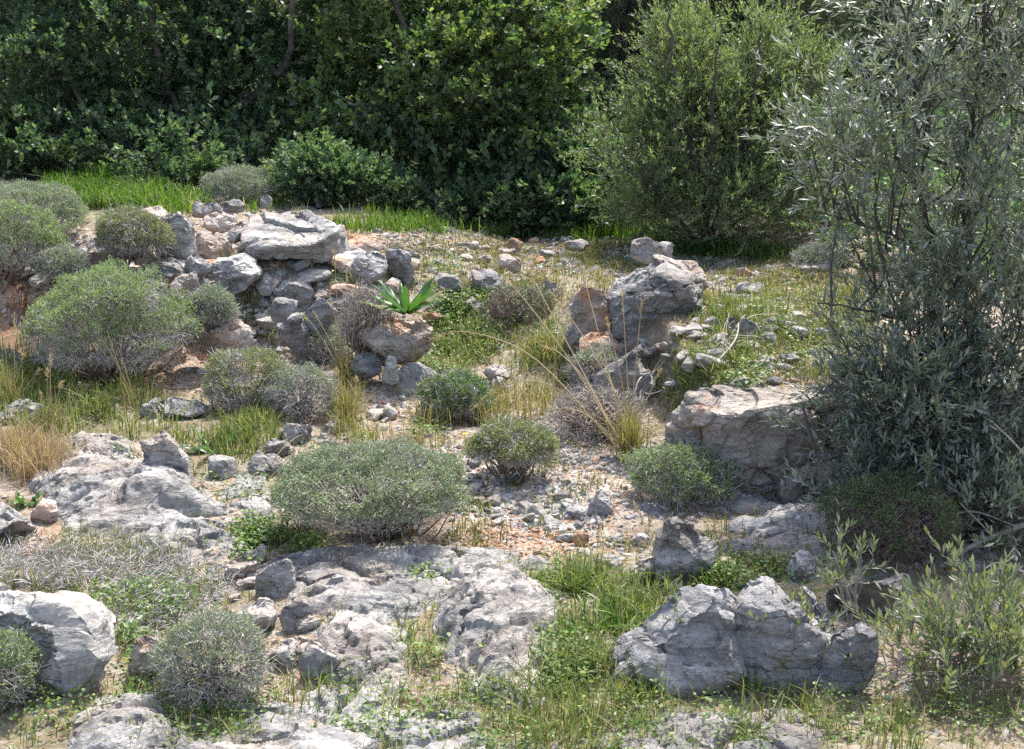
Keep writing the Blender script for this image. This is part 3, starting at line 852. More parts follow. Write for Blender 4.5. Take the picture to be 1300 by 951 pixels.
# --- foreground right
boulder('faceted white and grey boulder with a dark hole', (826, 655, 914, 748), 'pale', 131, 6, rough=.5, bury=.02, depth=.85, p=26,
        planes=[(-.72, -.60, .35, .62), (.62, -.30, .72, .58), (.25, -.88, .30, .60), (-.1, .2, 1, 1.0), (-1, .1, .05, .88), (1, -.1, .1, 1.0), (0, 1, .1, .8), (0, 0, -1, .8), (.2, -.9, -.4, .6), (-.35, -.85, -.1, .66)])
boulder('small tan stone leaning on the white boulder', (798, 704, 836, 742), 'pink', 132, 4, rough=.6)
boulder('little tan stone right of the white boulder', (906, 706, 934, 728), 'pink', 133, 4)
outcrop('pale weathered bedrock ridge running towards the olive', [(885, 640), (905, 620), (950, 612), (1010, 630), (1070, 655), (1130, 690), (1100, 706), (1040, 680), (980, 664), (920, 662)], 'pale', .10, .08, 9, .009, (1, -.35), .018, bumps=.05)
outcrop('dark bedrock mound right of the white boulder', [(905, 690), (925, 660), (980, 655), (1030, 672), (1062, 700), (1050, 730), (1000, 722), (950, 715), (915, 712)], 'slate', .12, .08, 10, .009, (1, -.2), .015, bumps=.05)
boulder('dark rock at the foot of the bedrock mound', (996, 698, 1042, 740), 'slate', 134, 5)
outcrop('brown bedrock sheet beneath the right olive', [(1080, 690), (1180, 680), (1300, 700), (1320, 760), (1200, 760), (1110, 740)], 'slate', .06, .1, 32, .012, (1, -.2), .012, bumps=.05)
boulder('large slanting rock coloured shade grey at the front right', (776, 741, 950, 880), 'shaderock', 135, 6, rough=.6, chips=10, bury=.05, depth=.6, p=26,
        planes=[(-.55, -.70, .5, .56), (.2, -.85, .5, .62), (.8, -.3, .5, .62), (.3, .4, .9, .9), (1, 0, 0, .8), (-1, 0, .1, 1.05), (0, 1, 0, .8), (0, 0, -1, .7), (-.66, -.15, .72, .42), (-.35, .1, .9, .66)])
boulder('tall rock coloured shade grey beside the slanting front rock', (916, 731, 1076, 888), 'shaderock', 136, 6, rough=.6, chips=10, bury=.05, depth=.7, p=22,
        planes=[(-.5, -.8, .3, .62), (.35, -.85, .35, .6), (.8, -.3, .45, .66), (-.2, .2, 1, .95), (-1, 0, .2, .84), (1, 0, 0, 1.0), (0, 1, 0, .8), (0, 0, -1, .7), (.62, .0, .78, .50), (.35, .1, .95, .78)])
boulder('pale capped rock right of the tall dark rock', (1006, 742, 1064, 820), 'slate', 137, 5)
boulder('lower rock coloured shade grey right of the tall dark rock', (1030, 790, 1116, 885), 'shaderock', 138, 5)
boulder('flat blue grey slab behind the front right sprouts', (1048, 727, 1158, 790), 'slate', 139, 5, flat=.55, rough=.8)


# --- loose stones: one thing each, a few shared shapes
STONE = []
for k in range(12):
    V, T = rock_shape(300 + k, 4, None, (1, .8, .75), 60, 8, .8)
    V = V * .05
    q_ = np.random.default_rng(k + 60)
    for _ in range(22):
        n_ = unit(q_.normal(size=3)); q = V @ n_
        V = V - np.clip(q - (q.max() - q_.uniform(.001, .008)), 0, None)[:, None] * n_
    N = tri_normals(V, T)
    o = np.random.default_rng(k).uniform(0, 99, 3)
    V = V + N * (.004 * fbm(V * 22 + o, 3) - .008 * np.abs(perlin(V * 30 + o)) + .0022 * fbm(V * 90 + o, 3))[:, None]
    V[:, 2] -= V[:, 2].min() + .012
    STONE.append((V, T))
_smesh = {}


def stone_mesh(k, mat):
    if (k, mat) not in _smesh:
        mb = MB(); mb.add(STONE[k][0], None, STONE[k][1])
        o = mb.build('stone', M[mat], smooth=True, sharp=24)
        _smesh[(k, mat)] = o.data
        bpy.data.objects.remove(o)
    return _smesh[(k, mat)]


def stones(spots, n, smin, smax, mats, label, group, r=np.random.default_rng(5)):
    w = np.array([s[2] * s[3] for s in spots], float); w /= w.sum()
    for _ in range(n):
        cx, cy, rx, ry = spots[r.choice(len(spots), p=w)]
        a = r.uniform(0, 2 * math.pi); q = math.sqrt(r.uniform(0, 1))
        g = ground([cx + rx * q * math.cos(a)], [cy + ry * q * math.sin(a)])[0]
        o = link('stone', stone_mesh(int(r.integers(12)), mats[int(r.integers(len(mats)))]))
        s = smin + (smax - smin) * r.uniform() ** 2.2
        o.location = tuple(g)
        o.rotation_euler = (r.uniform(-.4, .4), r.uniform(-.4, .4), r.uniform(0, 6.28))
        s = s / .1
        o.scale = (s * r.uniform(.85, 1.3), s, s * r.uniform(.7, 1.05))
        tag(o, label, 'stone', group)


stones([(200, 335, 90, 40), (300, 300, 50, 30), (330, 390, 90, 45), (440, 350, 80, 40), (60, 340, 60, 40), (150, 350, 120, 30)], 110, .09, .25, ['grey', 'pale', 'pale', 'pink', 'rust'],
       'loose limestone lump filling the tumbled wall on the left', 'lumps filling the tumbled stone wall')
stones([(640, 635, 75, 25), (690, 650, 60, 18), (625, 600, 40, 20)], 44, .04, .12, ['slate', 'slate', 'grey'], 'shadow grey stone in the rubble heap before the umbrella shaped bush', 'rubble stones below the umbrella shaped bush')
stones([(600, 325, 130, 28), (720, 325, 80, 22), (520, 300, 60, 20), (900, 345, 90, 20)], 50, .05, .13, ['pale', 'grey', 'pink', 'rust'], 'small stone lying on the gravel of the middle terrace', 'stones on the middle terrace gravel')
stones([(960, 465, 80, 30), (990, 440, 60, 40), (900, 420, 50, 50)], 40, .05, .14, ['grey', 'slate', 'pale'], 'small grey stone on the grassy terrace above the rough rock face', 'stones on the right grassy terrace')
stones([(740, 570, 90, 25), (510, 520, 70, 20), (600, 560, 50, 30), (780, 690, 70, 30)], 34, .04, .10, ['pale', 'grey', 'pink'], 'small pale stone on the lower gravel around the round bushes', 'stones on the lower gravel')
stones([(300, 740, 50, 40), (350, 640, 60, 40), (420, 800, 60, 40), (640, 790, 50, 30), (60, 660, 50, 25)], 32, .04, .11, ['grey', 'pale', 'pink'], 'small stone in a crevice of the front bedrock', 'stones in crevices of the front bedrock')

stones([(850, 455, 80, 35), (905, 405, 40, 30), (760, 480, 40, 25)], 26, .07, .18, ['grey', 'slate', 'pink'], 'tumbled stone on the bank beneath the big cracked boulder', 'tumbled stones under the big cracked boulder')

# --- gravel: uncountable, one object for each ground
_gt = []
for k in range(10):
    D, T = ico(1) if k % 2 else ico(2)
    rr = np.random.default_rng(500 + k)
    N = unit(rr.normal(size=(9, 3))); h = rr.uniform(.6, 1, 9)
    rad = ((np.maximum(D @ N.T, 0) / h) ** 14).sum(1) ** (-1 / 14)
    _gt.append((D * np.clip(rad, .4, 1.5)[:, None] * np.array([1, .8, .6]), T))


def scatter(spots, n, r):
    w = np.array([s[4] if len(s) > 4 else 1 for s in spots], float) * np.array([s[2] * s[3] for s in spots]); w /= w.sum()
    k = r.choice(len(spots), size=n, p=w)
    sp = np.array([s[:4] for s in spots], float)[k]
    a = r.uniform(0, 2 * math.pi, n); q = np.sqrt(r.uniform(0, 1, n)) * r.uniform(.85, 1.15, n)
    return ground(sp[:, 0] + sp[:, 2] * q * np.cos(a), sp[:, 1] + sp[:, 3] * q * np.sin(a))


def gravel(name, spots, n, smin, smax, mat, label, seed):
    r = np.random.default_rng(seed)
    P = scatter(spots, n, r)
    keep = n2(P[:, 0], P[:, 1], 3, 3, 4.4) + r.normal(size=n) * .18 > -.12
    P = P[keep]; n = len(P)
    s = smin + (smax - smin) * r.uniform(size=n) ** 4
    mb = MB()
    kk = r.integers(len(_gt), size=n)
    for k in range(len(_gt)):
        m = kk == k
        ax = np.tile([0, 0, 1.], (m.sum(), 1)) + r.normal(size=(m.sum(), 3)) * .35
        Rm = frames(ax, None, r) * s[m][:, None, None] * .5
        mb.inst(_gt[k][0], None, Rm, P[m] + np.array([0, 0, 1]) * (s[m] * -.02)[:, None], 0, _gt[k][1])
    o = mb.build(name, M[mat])
    return tag(o, label, 'gravel', None, 'stuff')


gravel('gravel', [(620, 322, 190, 32, 1.2), (520, 310, 70, 35, 1), (760, 325, 110, 28, 1), (900, 350, 130, 26, 1), (620, 370, 90, 40, .4), (980, 440, 100, 80, .4)], 8500, .010, .055, 'gravel',
       'pale and rusty gravel covering the middle terrace', 41)
gravel('gravel', [(690, 610, 140, 60, 1), (740, 560, 110, 35, 1.2), (500, 515, 90, 30, 1), (580, 560, 80, 40, .7), (240, 480, 60, 20, .6), (840, 690, 130, 40, .4), (300, 690, 60, 60, .3)], 7500, .008, .045, 'gravel',
       'pinkish gravel between the lower round bushes', 42)
gravel('gravel', [(650, 685, 75, 24, 1), (205, 488, 65, 18, .6), (60, 692, 40, 18, .8), (480, 308, 45, 18, .8), (1000, 640, 90, 14, .5), (560, 765, 25, 25, .5)], 2600, .007, .030, 'redgravel',
       'rust red gravel patch in front of the rubble heap', 43)
gravel('gravel', [(640, 636, 80, 30, 1), (700, 650, 70, 25, 1)], 700, .015, .06, 'rubble', 'rubble chips tinted shadow blue grey before the umbrella shaped bush', 44)
gravel('gravel', [(200, 330, 130, 70, 1), (360, 400, 140, 60, 1), (330, 300, 100, 40, .8), (60, 360, 70, 60, .7)], 3800, .015, .075, 'gravel', 'stony fill between the blocks of the left wall', 45)


gravel('gravel', [(650, 640, 650, 210, 1), (650, 890, 650, 70, .8)], 9000, .006, .034, 'gravel', 'loose chips of limestone scattered over the lower ground', 46)
gravel('gravel', [(1000, 420, 130, 90, 1), (640, 400, 140, 60, .8)], 2600, .008, .04, 'gravel', 'stone chips lying on the terrace slopes', 47)


def plant_litter(n, spots, seed, label):
    r = np.random.default_rng(seed)
    P = scatter(spots, n, r)
    P = P[n2(P[:, 0], P[:, 1], 4, 3, 7.7) + r.normal(size=n) * .15 > -.05]; n = len(P)
    mb = MB()
    a = r.uniform(0, 6.283, n); ax = np.stack([np.cos(a), np.sin(a), r.normal(size=n) * .25], -1)
    tv = np.array([[0, 0, 0], [.25, .06, .35], [.2, .05, .75], [0, 0, 1], [-.2, .05, .75], [-.25, .06, .35]])
    up = np.tile([0, 0, 1.], (n, 1)) + r.normal(size=(n, 3)) * .3
    s_ = unit(np.cross(up, ax)); u_ = np.cross(unit(ax), s_)
    mb.inst(tv, [[0, 1, 2, 3], [0, 3, 4, 5]], np.stack([s_, u_, ax], -1) * r.uniform(.008, .022, n)[:, None, None], P + np.array([0, 0, .006]))
    k = r.integers(n, size=n // 3); m = len(k)
    a = r.uniform(0, 6.283, m); l = r.uniform(.02, .07, m)[:, None]
    dx = np.stack([np.cos(a), np.sin(a), r.normal(size=m) * .12], -1)
    Q0 = P[k] + np.array([0, 0, .008])
    ribbons(mb, np.stack([Q0, Q0 + dx * l * .5 + np.array([0, 0, .004]), Q0 + dx * l], 1), np.array([.0014, .0012, .0007]), r.normal(size=(m, 3)), 1)
    tag(mb.build('plant_litter', [M['deadleaf'], M['twigbrown']]), label, 'litter', None, 'stuff')


M['deadleaf'] = leaf_mat('dead_brown_leaf', [(0, (.12, .075, .04)), (.5, (.20, .13, .075)), (.85, (.30, .21, .13)), (1, (.40, .32, .22))], .8, .15, .1)
plant_litter(7000, [(650, 640, 650, 210, 1), (650, 890, 650, 70, .8), (250, 480, 90, 30, 2)], 71, 'dead leaves and broken twigs strewn over the lower ground')
plant_litter(3500, [(640, 370, 220, 80, 1), (1000, 410, 140, 90, 1), (300, 280, 150, 40, .7)], 72, 'dead leaves and broken twigs strewn over the terraces')


# ------------------------------------------------------------------ thorny cushion bushes
def cushion(label, box, seed, green=.6, mat='thornleaf', lift=.25, dense=1.0, Y=None, name='cushion_bush', cat='bush', stems=40, twig='twig', group=None, off=0.0, legpx=0, depth=.9, leafsz=1.0):
    """box is the crown's outline; the stem foot is legpx below it"""
    r = np.random.default_rng(seed)
    x0, y0, x1, y1 = box
    cx = (x0 + x1) / 2 + off * (x1 - x0)
    if Y is None: g = ground([cx], [y1 + legpx])[0]
    else:
        g = at(cx, y1 + legpx, Y)
    Yc = g[1] + (0.22 * (x1 - x0) / F * g[1] if Y is None else 0)
    g = np.array([g[0] * Yc / g[1], Yc, float(hq(g[0] * Yc / g[1], Yc)) if Y is None else g[2]])
    rx = (x1 - x0) / 2 / F * Yc
    ry = rx * depth
    C0 = at((x0 + x1) / 2, (y0 + y1) / 2, Yc)
    vis = (y1 - y0) / F * Yc
    rz = max(.3 * rx, (vis - .4 * ry * st) / ct * .5)
    C = C0 + np.array([0, 0, -.12 * rz])
    root = empty(name, tuple(g), label, cat, group)
    gl = g
    o = r.uniform(0, 99, 3)

    def shell(n, zmin=-.45):
        d = unit(r.normal(size=(int(n * 2.2), 3)))
        d = d[d[:, 2] > zmin][:n]
        lump = 1 + .42 * perlin(d * 1.3 + o) + .22 * fbm(d * 2.6 + o, 2) + .13 * perlin(d * 6.5 + o)
        low = np.where(d[:, 2] < 0, .72 + .28 * (1 + d[:, 2] / .45), 1.0)
        return d, np.stack([d[:, 0] * rx, d[:, 1] * ry, d[:, 2] * rz * np.where(d[:, 2] > 0, 1.1, 1.0)], -1) * lump[:, None], d
    area = rx * ry * 2 + rx * rz * 3
    # stems
    mb = MB()
    d, P, _ = shell(stems, -.5)
    lean_ = r.normal(size=2) * .02
    for k in range(len(P)):
        e = C + P[k] * r.uniform(.65, 1.0)
        f = gl + r.normal(size=3) * np.array([.02, .02, 0])
        mid = f + (e - f) * r.uniform(.35, .6) + r.normal(size=3) * .03 - np.array([0, 0, .12 * rz])
        n = 6
        tube(mb, curve([f, mid, e], 4), np.linspace(r.uniform(.005, .011), .002, 8)[:len(curve([f, mid, e], 4))], 5)
    mb.build('stems', M['twigbrown'], root, gl)
    # twigs: short zigzags woven through the outer shell
    mb = MB()
    n = int(17000 * area * dense) + 1500
    d, P, _ = shell(n, -.6)
    n = len(d)
    q = r.uniform(.62, 1.0, n) ** .7
    st0 = C + P * q[:, None]
    ln = r.uniform(.012, .036, n)
    dr = unit(d * .6 + r.normal(size=(n, 3)) * .85 + np.array([0, 0, .25]))
    dr2 = unit(dr + r.normal(size=(n, 3)) * .8)
    pts = np.stack([st0, st0 + dr * ln[:, None], st0 + (dr + dr2 * .8) * ln[:, None]], 1)
    ribbons(mb, pts, np.array([.0013, .0011, .0006]) * (1 if Yc > 6.2 else .85), r.normal(size=(n, 3)))
    m_ = 60
    d, P, _ = shell(m_, -.2); m_ = len(d)
    st0 = C + P * .93; ln = r.uniform(.03, .085, m_)[:, None]
    dr = unit(d * .8 + r.normal(size=(m_, 3)) * .4 + np.array([0, 0, .2])); dr2 = unit(dr + r.normal(size=(m_, 3)) * .5)
    ribbons(mb, np.stack([st0, st0 + dr * ln * .5, st0 + (dr + dr2) * ln * .5], 1), np.array([.0016, .0013, .0007]), r.normal(size=(m_, 3)))
    mb.build('twigs', M[twig], root, gl)
    # leaves in small tufts at the twig ends, thickest on top
    nt = max(40, int(13000 * area * dense * (.35 + green)) + 600) if green > 0 else 0
    if not nt: return root
    mb = MB()
    d, P, _ = shell(nt, -.35 if legpx == 0 else -.12)
    w = d[:, 2] * .85 + .95 * fbm(d * 3.6 + o + 40, 3) + r.normal(size=len(d)) * .25
    dead = perlin(d * 1.7 + o + 70) > .22
    k = (w > (.62 - green * 1.15)) & ~(dead & (r.uniform(size=len(d)) < .8))
    d, P = d[k], P[k]
    c = C + P * r.uniform(.88, 1.06, len(d))[:, None]
    L = 6
    c = np.repeat(c, L, 0); dd = np.repeat(d, L, 0)
    ax = unit(dd * .7 + r.normal(size=dd.shape) * .75 + np.array([0, 0, .3]))
    sz = r.uniform(.008, .016, len(c)) * leafsz
    tv = np.array([[0, 0, 0], [.22, .05, .45], [.12, .03, .85], [0, 0, 1], [-.12, .03, .85], [-.22, .05, .45]])
    mb.inst(tv, [[0, 1, 2, 3], [0, 3, 4, 5]], frames(ax, None, r) * sz[:, None, None], c + r.normal(size=c.shape) * .006)
    mb.build('leaves', M[mat], root, gl)
    return root


cushion('largest round grey green bush standing before the left wall', (33, 345, 246, 478), 1, .42, 'thornleaf', stems=70, legpx=18, dense=1.1)
cushion('rounded green bush furthest back at the left edge', (-60, 229, 102, 312), 2, .75, 'thornleafgrey')
cushion('rounded green bush overhanging the wall at the left edge', (-55, 261, 76, 352), 3, .62, 'thornleaf', Y=8.75)
cushion('round grey green bush sitting on the stone wall top', (123, 264, 214, 326), 4, .68, 'thornleafwarm', Y=8.75)
cushion('tiny sparse bush between wall and largest left bush', (48, 316, 108, 356), 5, .6, 'thornleafgrey', Y=8.6, dense=.8)
cushion('small grey cushion growing on the layered brown rock', (236, 366, 300, 414), 6, .6, 'thornleafgrey', Y=8.4)
cushion('round bush with green cap left of the grey bush', (257, 443, 374, 526), 7, .42, 'thornleafwarm', stems=55)
cushion('greyer half bare bush beside the green capped bush', (338, 466, 428, 532), 8, .10, 'thornleafgrey', stems=50)
cushion('thin sparse bush at the foot of the left wall', (374, 414, 442, 464), 9, .25, 'thornleafgrey', dense=.5)
cushion('small dense green cushion in the grass at centre', (534, 472, 624, 534), 10, .72, 'thornleafdeep')
cushion('largest spreading front bush with bare brown stems below', (348, 561, 592, 672), 11, .66, 'thornleafgrey', stems=90, legpx=22, dense=1.1, off=.08)
cushion('umbrella shaped little bush with a bare forked stem', (598, 537, 707, 592), 12, .72, 'thornleafwarm', stems=26, legpx=26)
cushion('round green bush behind the white boulder', (800, 562, 938, 640), 13, .58, 'thornleaf', stems=50)
cushion('green and grey spiny bush in the bottom left foreground', (196, 774, 352, 900), 14, .34, 'thornleafgrey', leafsz=.9)
cushion('green bush cut by the bottom left corner', (-70, 800, 44, 905), 15, .6, 'thornleaf')
cushion('wispy grey green bush at the edge of the far trees', (260, 215, 346, 260), 16, .55, 'thornleafgrey')
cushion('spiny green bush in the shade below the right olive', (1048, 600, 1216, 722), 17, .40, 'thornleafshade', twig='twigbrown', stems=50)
cushion('low spiny bush at the right end of the far terrace', (1010, 312, 1076, 340), 18, .5, 'thornleafgrey')
cushion('dead grey thorn brush below the big cracked boulder', (690, 490, 826, 562), 19, -1, 'thornleafgrey', stems=120, twig='deadtwig', dense=.4)
cushion('bleached dead brush beside the big leafy plant', (428, 362, 502, 440), 20, -1, 'thornleafgrey', stems=110, twig='deadtwig', dense=.55, Y=8.3)
cushion('brown dry brush on the middle slope', (615, 362, 720, 410), 21, .05, 'thornleafgrey', stems=50, twig='twigbrown', dense=.5)
cushion('grey brush under the rusty ledge of the big boulder', (720, 440, 790, 500), 22, .02, 'thornleafgrey', stems=50, twig='twig', dense=.5)


# low grey twiggy mat in the left foreground
def brush_mat():
    r = np.random.default_rng(77)
    P = scatter([(110, 725, 130, 35, 1), (220, 755, 80, 35, .8), (60, 725, 90, 25, 1), (180, 790, 60, 40, .6)], 4200, r)
    n = len(P)
    mb = MB()
    dr = unit(r.normal(size=(n, 3)) * np.array([1, .7, .35]) + np.array([.6, .1, .45]))
    P = P + np.array([0, 0, 1]) * r.uniform(0, .05, n)[:, None]
    l = r.uniform(.02, .07, n)
    dr2 = unit(dr + r.normal(size=(n, 3)) * .6)
    ribbons(mb, np.stack([P, P + dr * l[:, None] * .6, P + (dr * .6 + dr2 * .5) * l[:, None]], 1), np.array([.0017, .0014, .0007]), r.normal(size=(n, 3)))
    o = mb.build('dry_brush', M['twig'])
    tag(o, 'low grey twiggy brush spreading over the left foreground', 'dry brush', None, 'stuff')


brush_mat()


# ------------------------------------------------------------------ grasses
def grass(name, spots, n, hmin, hmax, mat, label, seed, wid=.0022, lean=.5, clump=.0, kind='stuff', cat='grass', parent=None, P=None, thr=-.15):
    r = np.random.default_rng(seed)
    if P is None:
        P = scatter(spots, n, r)
        nz = n2(P[:, 0], P[:, 1], 4.5, 3, 6.1)
        P = P[nz + r.normal(size=n) * .12 > thr]
    if clump > 0:
        c = P[r.integers(len(P), size=max(8, len(P) // 14))]
        P = c[r.integers(len(c), size=len(P))] + r.normal(size=P.shape) * np.array([clump, clump, 0])
        P[:, 2] = hq(P[:, 0], P[:, 1])
    n = len(P)
    if parent is None and mat == 'meadow':
        hmin, hmax, k_ = hmin * .7, hmax * .72, r.uniform(size=n) < .62
        P = P[k_]; n = len(P)
    if parent is None and mat == 'tawny':
        P = P[r.uniform(size=n) < .6]; n = len(P)
    h = r.uniform(hmin, hmax, n) * (.75 + .5 * sstep(n2(P[:, 0], P[:, 1], 3, 2, 9.9) + .5))
    a = r.uniform(0, 2 * math.pi, n)
    out = np.stack([np.cos(a), np.sin(a), np.zeros(n)], -1)
    ln = np.abs(r.normal(size=n)) * lean
    ts = np.array([0, .4, .75, 1.0])
    pts = P[:, None] + np.array([0, 0, 1.]) * (h[:, None] * (ts - .25 * ts ** 2 * np.minimum(ln, 1)[:, None]))[..., None] + out[:, None] * (h[:, None] * ln[:, None] * ts ** 2 * .8)[..., None]
    pts[:, 0, 2] -= .01
    side = np.stack([-np.sin(a), np.cos(a), np.zeros(n)], -1) + r.normal(size=(n, 3)) * .5
    mb = MB()
    ribbons(mb, pts, wid * np.array([.8, 1, .7, .1])[None] * r.uniform(.7, 1.4, n)[:, None], side)
    o = mb.build(name, M[mat], parent)
    if parent is None: tag(o, label, cat, None, kind)
    return o


grass('grass', [(140, 245, 75, 22, 1), (95, 240, 40, 15, .8), (210, 262, 60, 14, .5)], 6000, .05, .17, 'grass', 'tall bright green grass behind the left wall', 1, .0032, .8, thr=-.5)
grass('grass', [(620, 290, 190, 9, 1), (480, 285, 60, 12, 1), (800, 305, 90, 10, 1), (720, 297, 120, 8, 1), (330, 262, 40, 10, .6), (880, 318, 60, 8, 1), (960, 325, 60, 8, 1)], 6000, .04, .12, 'grass', 'sunny grass strip along the foot of the far trees', 2, .003, .5)
grass('grass', [(640, 430, 85, 45, 1), (580, 440, 45, 45, .8), (700, 470, 50, 30, .8), (640, 380, 70, 30, .3), (560, 470, 40, 20, .8)], 4200, .05, .15, 'meadow', 'fresh grass in the hollow of the middle slope', 3, .0026, .6, .03)
grass('grass', [(915, 440, 45, 50, 1), (880, 480, 70, 35, 1), (950, 420, 40, 40, .6), (1000, 390, 100, 50, .5), (930, 390, 30, 30, .7), (1060, 430, 60, 60, .6)], 5500, .04, .14, 'meadow', 'yellow green grass on the right terrace slope', 4, .0026, .6, .03)
grass('grass', [(640, 345, 200, 30, .5), (800, 330, 80, 22, 1), (980, 365, 110, 25, 1), (700, 360, 80, 25, .6)], 4200, .03, .09, 'tawny', 'short dry grass thinly covering the middle terrace', 5, .0022, .7, .025)
grass('grass', [(90, 490, 110, 40, 1), (40, 540, 70, 30, .8), (150, 520, 60, 25, 1), (20, 480, 40, 40, .8), (110, 555, 100, 15, .4)], 6000, .07, .20, 'meadow', 'green grass below the largest left bush', 6, .0026, .6, .03)
grass('grass', [(290, 560, 60, 30, 1), (250, 545, 40, 22, 1), (330, 545, 30, 25, .8), (450, 570, 40, 20, .4)], 3400, .06, .17, 'meadow', 'green grass around the green capped bush', 7, .0026, .6, .03)
grass('grass', [(770, 800, 75, 75, 1), (740, 750, 50, 30, 1), (820, 750, 60, 20, .8), (740, 900, 120, 60, 1), (700, 870, 60, 40, .6)], 6000, .05, .17, 'meadow', 'green grass patch between the front rocks', 8, .0022, .8, .03)
grass('grass', [(730, 740, 40, 20, 1), (760, 785, 60, 50, 1), (940, 738, 50, 12, .8)], 1300, .03, .08, 'herb', 'curling fresh green blades on the front grass patch', 18, .0030, 1.1, .035)
grass('grass', [(530, 810, 25, 45, 1), (560, 790, 25, 25, .7), (210, 850, 60, 30, .4), (660, 730, 40, 20, .6), (640, 850, 30, 15, .8)], 1500, .03, .10, 'meadow', 'short grass in cracks of the front bedrock', 9, .002, .8, .02)
grass('grass', [(575, 530, 70, 25, 1), (660, 520, 60, 22, .9), (445, 520, 22, 40, 1), (620, 540, 50, 15, .8), (500, 575, 60, 12, .5), (720, 600, 60, 12, .4), (680, 460, 60, 20, .5)], 3600, .07, .18, 'tawny', 'tawny dry grass around the central cushion', 10, .0022, .7, .03)
grass('grass', [(360, 690, 55, 20, 1), (320, 670, 25, 25, 1), (600, 660, 30, 20, .4), (850, 735, 50, 14, .8), (960, 700, 80, 30, .7), (920, 735, 30, 15, 1), (960, 620, 30, 10, .3)], 2000, .04, .12, 'meadow', 'tufty grass at the edges of the lower rocks', 11, .0022, .8, .025)
grass('grass', [(130, 740, 150, 60, 1), (180, 850, 60, 40, .8), (100, 700, 100, 20, .6)], 2600, .04, .13, 'meadow', 'thin grass growing through the grey brush', 12, .0018, .9, .03)
grass('grass', [(30, 585, 40, 30, 1), (60, 600, 30, 20, .6)], 1900, .08, .20, 'rosegrass', 'reddish dry grass clump at the left edge', 13, .0018, .6, .03)
grass('grass', [(640, 930, 650, 50, 1), (400, 890, 300, 30, .5), (950, 900, 200, 40, 1), (1150, 930, 160, 50, 1)], 4500, .05, .16, 'meadow', 'grass in front of the nearest rocks', 14, .002, .8, .03)
grass('grass', [(1150, 660, 140, 60, 1), (1100, 560, 80, 80, .5), (1230, 720, 100, 40, 1), (1060, 700, 60, 30, .5)], 2600, .05, .14, 'meadow', 'shaded grass under the right olive', 15, .0022, .7, .03)
grass('grass', [(470, 470, 60, 60, .5), (330, 330, 150, 60, .4), (260, 370, 60, 50, .6), (340, 415, 60, 30, .6), (140, 430, 120, 30, .3), (60, 470, 60, 20, .5)], 1700, .05, .15, 'tawny', 'dry grass tufts between the wall stones', 16, .002, .6, .02)


grass('grass', [(650, 650, 650, 220, 1), (650, 890, 650, 70, .8)], 5200, .02, .07, 'tawny', 'sparse short dry grass all over the lower ground', 19, .0017, .9, .02)


grass('grass', [(1000, 380, 110, 55, 1), (940, 440, 70, 60, .8), (1060, 440, 60, 60, .8), (980, 345, 120, 16, .6)], 15000, .02, .055, 'turf', 'short olive green turf on the right terrace', 20, .0020, 1.0, .05)
grass('grass', [(640, 345, 210, 40, 1), (800, 325, 90, 24, 1), (560, 320, 110, 20, .5)], 12500, .02, .05, 'turf', 'short olive green turf between the middle terrace gravel', 21, .0020, 1.0, .05)
grass('grass', [(400, 640, 400, 100, 1), (700, 700, 200, 100, .6), (300, 780, 250, 60, .6)], 4200, .02, .06, 'turf', 'short moss green turf in the pockets of the lower ground', 22, .0018, 1.0, .03)


def herbs(spots, n, label, seed, smin=.008, smax=.02, mat='herb'):
    r = np.random.default_rng(seed)
    P = scatter(spots, n, r)
    P = P[n2(P[:, 0], P[:, 1], 5, 3, 1.3) + r.normal(size=n) * .15 > -.1]
    L = 5
    c = np.repeat(P, L, 0) + r.normal(size=(len(P) * L, 3)) * np.array([.018, .018, 0])
    c[:, 2] = hq(c[:, 0], c[:, 1]) + r.uniform(.004, .06, len(c))
    ax = unit(r.normal(size=c.shape) * np.array([1, 1, .35]))
    s = r.uniform(smin, smax, len(c))
    tv = np.array([[0, 0, 0], [.36, .05, .35], [.34, .05, .8], [0, 0, 1], [-.34, .05, .8], [-.36, .05, .35]])
    mb = MB()
    up = np.tile([0, 0, 1.], (len(c), 1)) + r.normal(size=c.shape) * .3
    s_ = unit(np.cross(up, ax)); u_ = np.cross(ax, s_)
    mb.inst(tv, [[0, 1, 2, 3], [0, 3, 4, 5]], np.stack([s_, u_, ax], -1) * s[:, None, None], c)
    o = mb.build('ground_herbs', M[mat])
    tag(o, label, 'ground cover', None, 'stuff')


herbs([(590, 420, 50, 45, 1), (560, 470, 40, 25, 1), (620, 400, 60, 30, .8), (560, 350, 30, 20, .7), (700, 440, 40, 20, .4)], 1700, 'small leafed herbs on the middle slope by the leafy plant', 51)
herbs([(360, 690, 50, 20, 1), (320, 690, 25, 30, 1), (180, 770, 70, 30, .8), (165, 830, 25, 30, 1.2), (540, 745, 25, 12, 1), (620, 838, 25, 10, 1), (540, 830, 20, 20, .8)], 1000, 'green weeds in hollows of the front rocks', 52, .008, .022)
herbs([(330, 390, 70, 40, 1), (260, 330, 50, 30, .6), (440, 370, 50, 40, .8), (500, 455, 50, 12, 1), (180, 350, 50, 20, .5)], 420, 'small weeds rooted between the wall stones', 56, .008, .018)
herbs([(950, 410, 60, 30, .6), (920, 480, 60, 30, .8), (1030, 420, 70, 50, .5), (900, 500, 60, 20, .5)], 900, 'low green weeds on the right grassy slope', 53)
herbs([(650, 910, 650, 60, 1), (300, 650, 60, 60, .6), (60, 560, 120, 40, .6), (700, 740, 60, 30, .6), (1000, 740, 120, 40, .8), (430, 600, 200, 40, .2)], 2400, 'low weeds dotted over the front ground', 55, .007, .018)
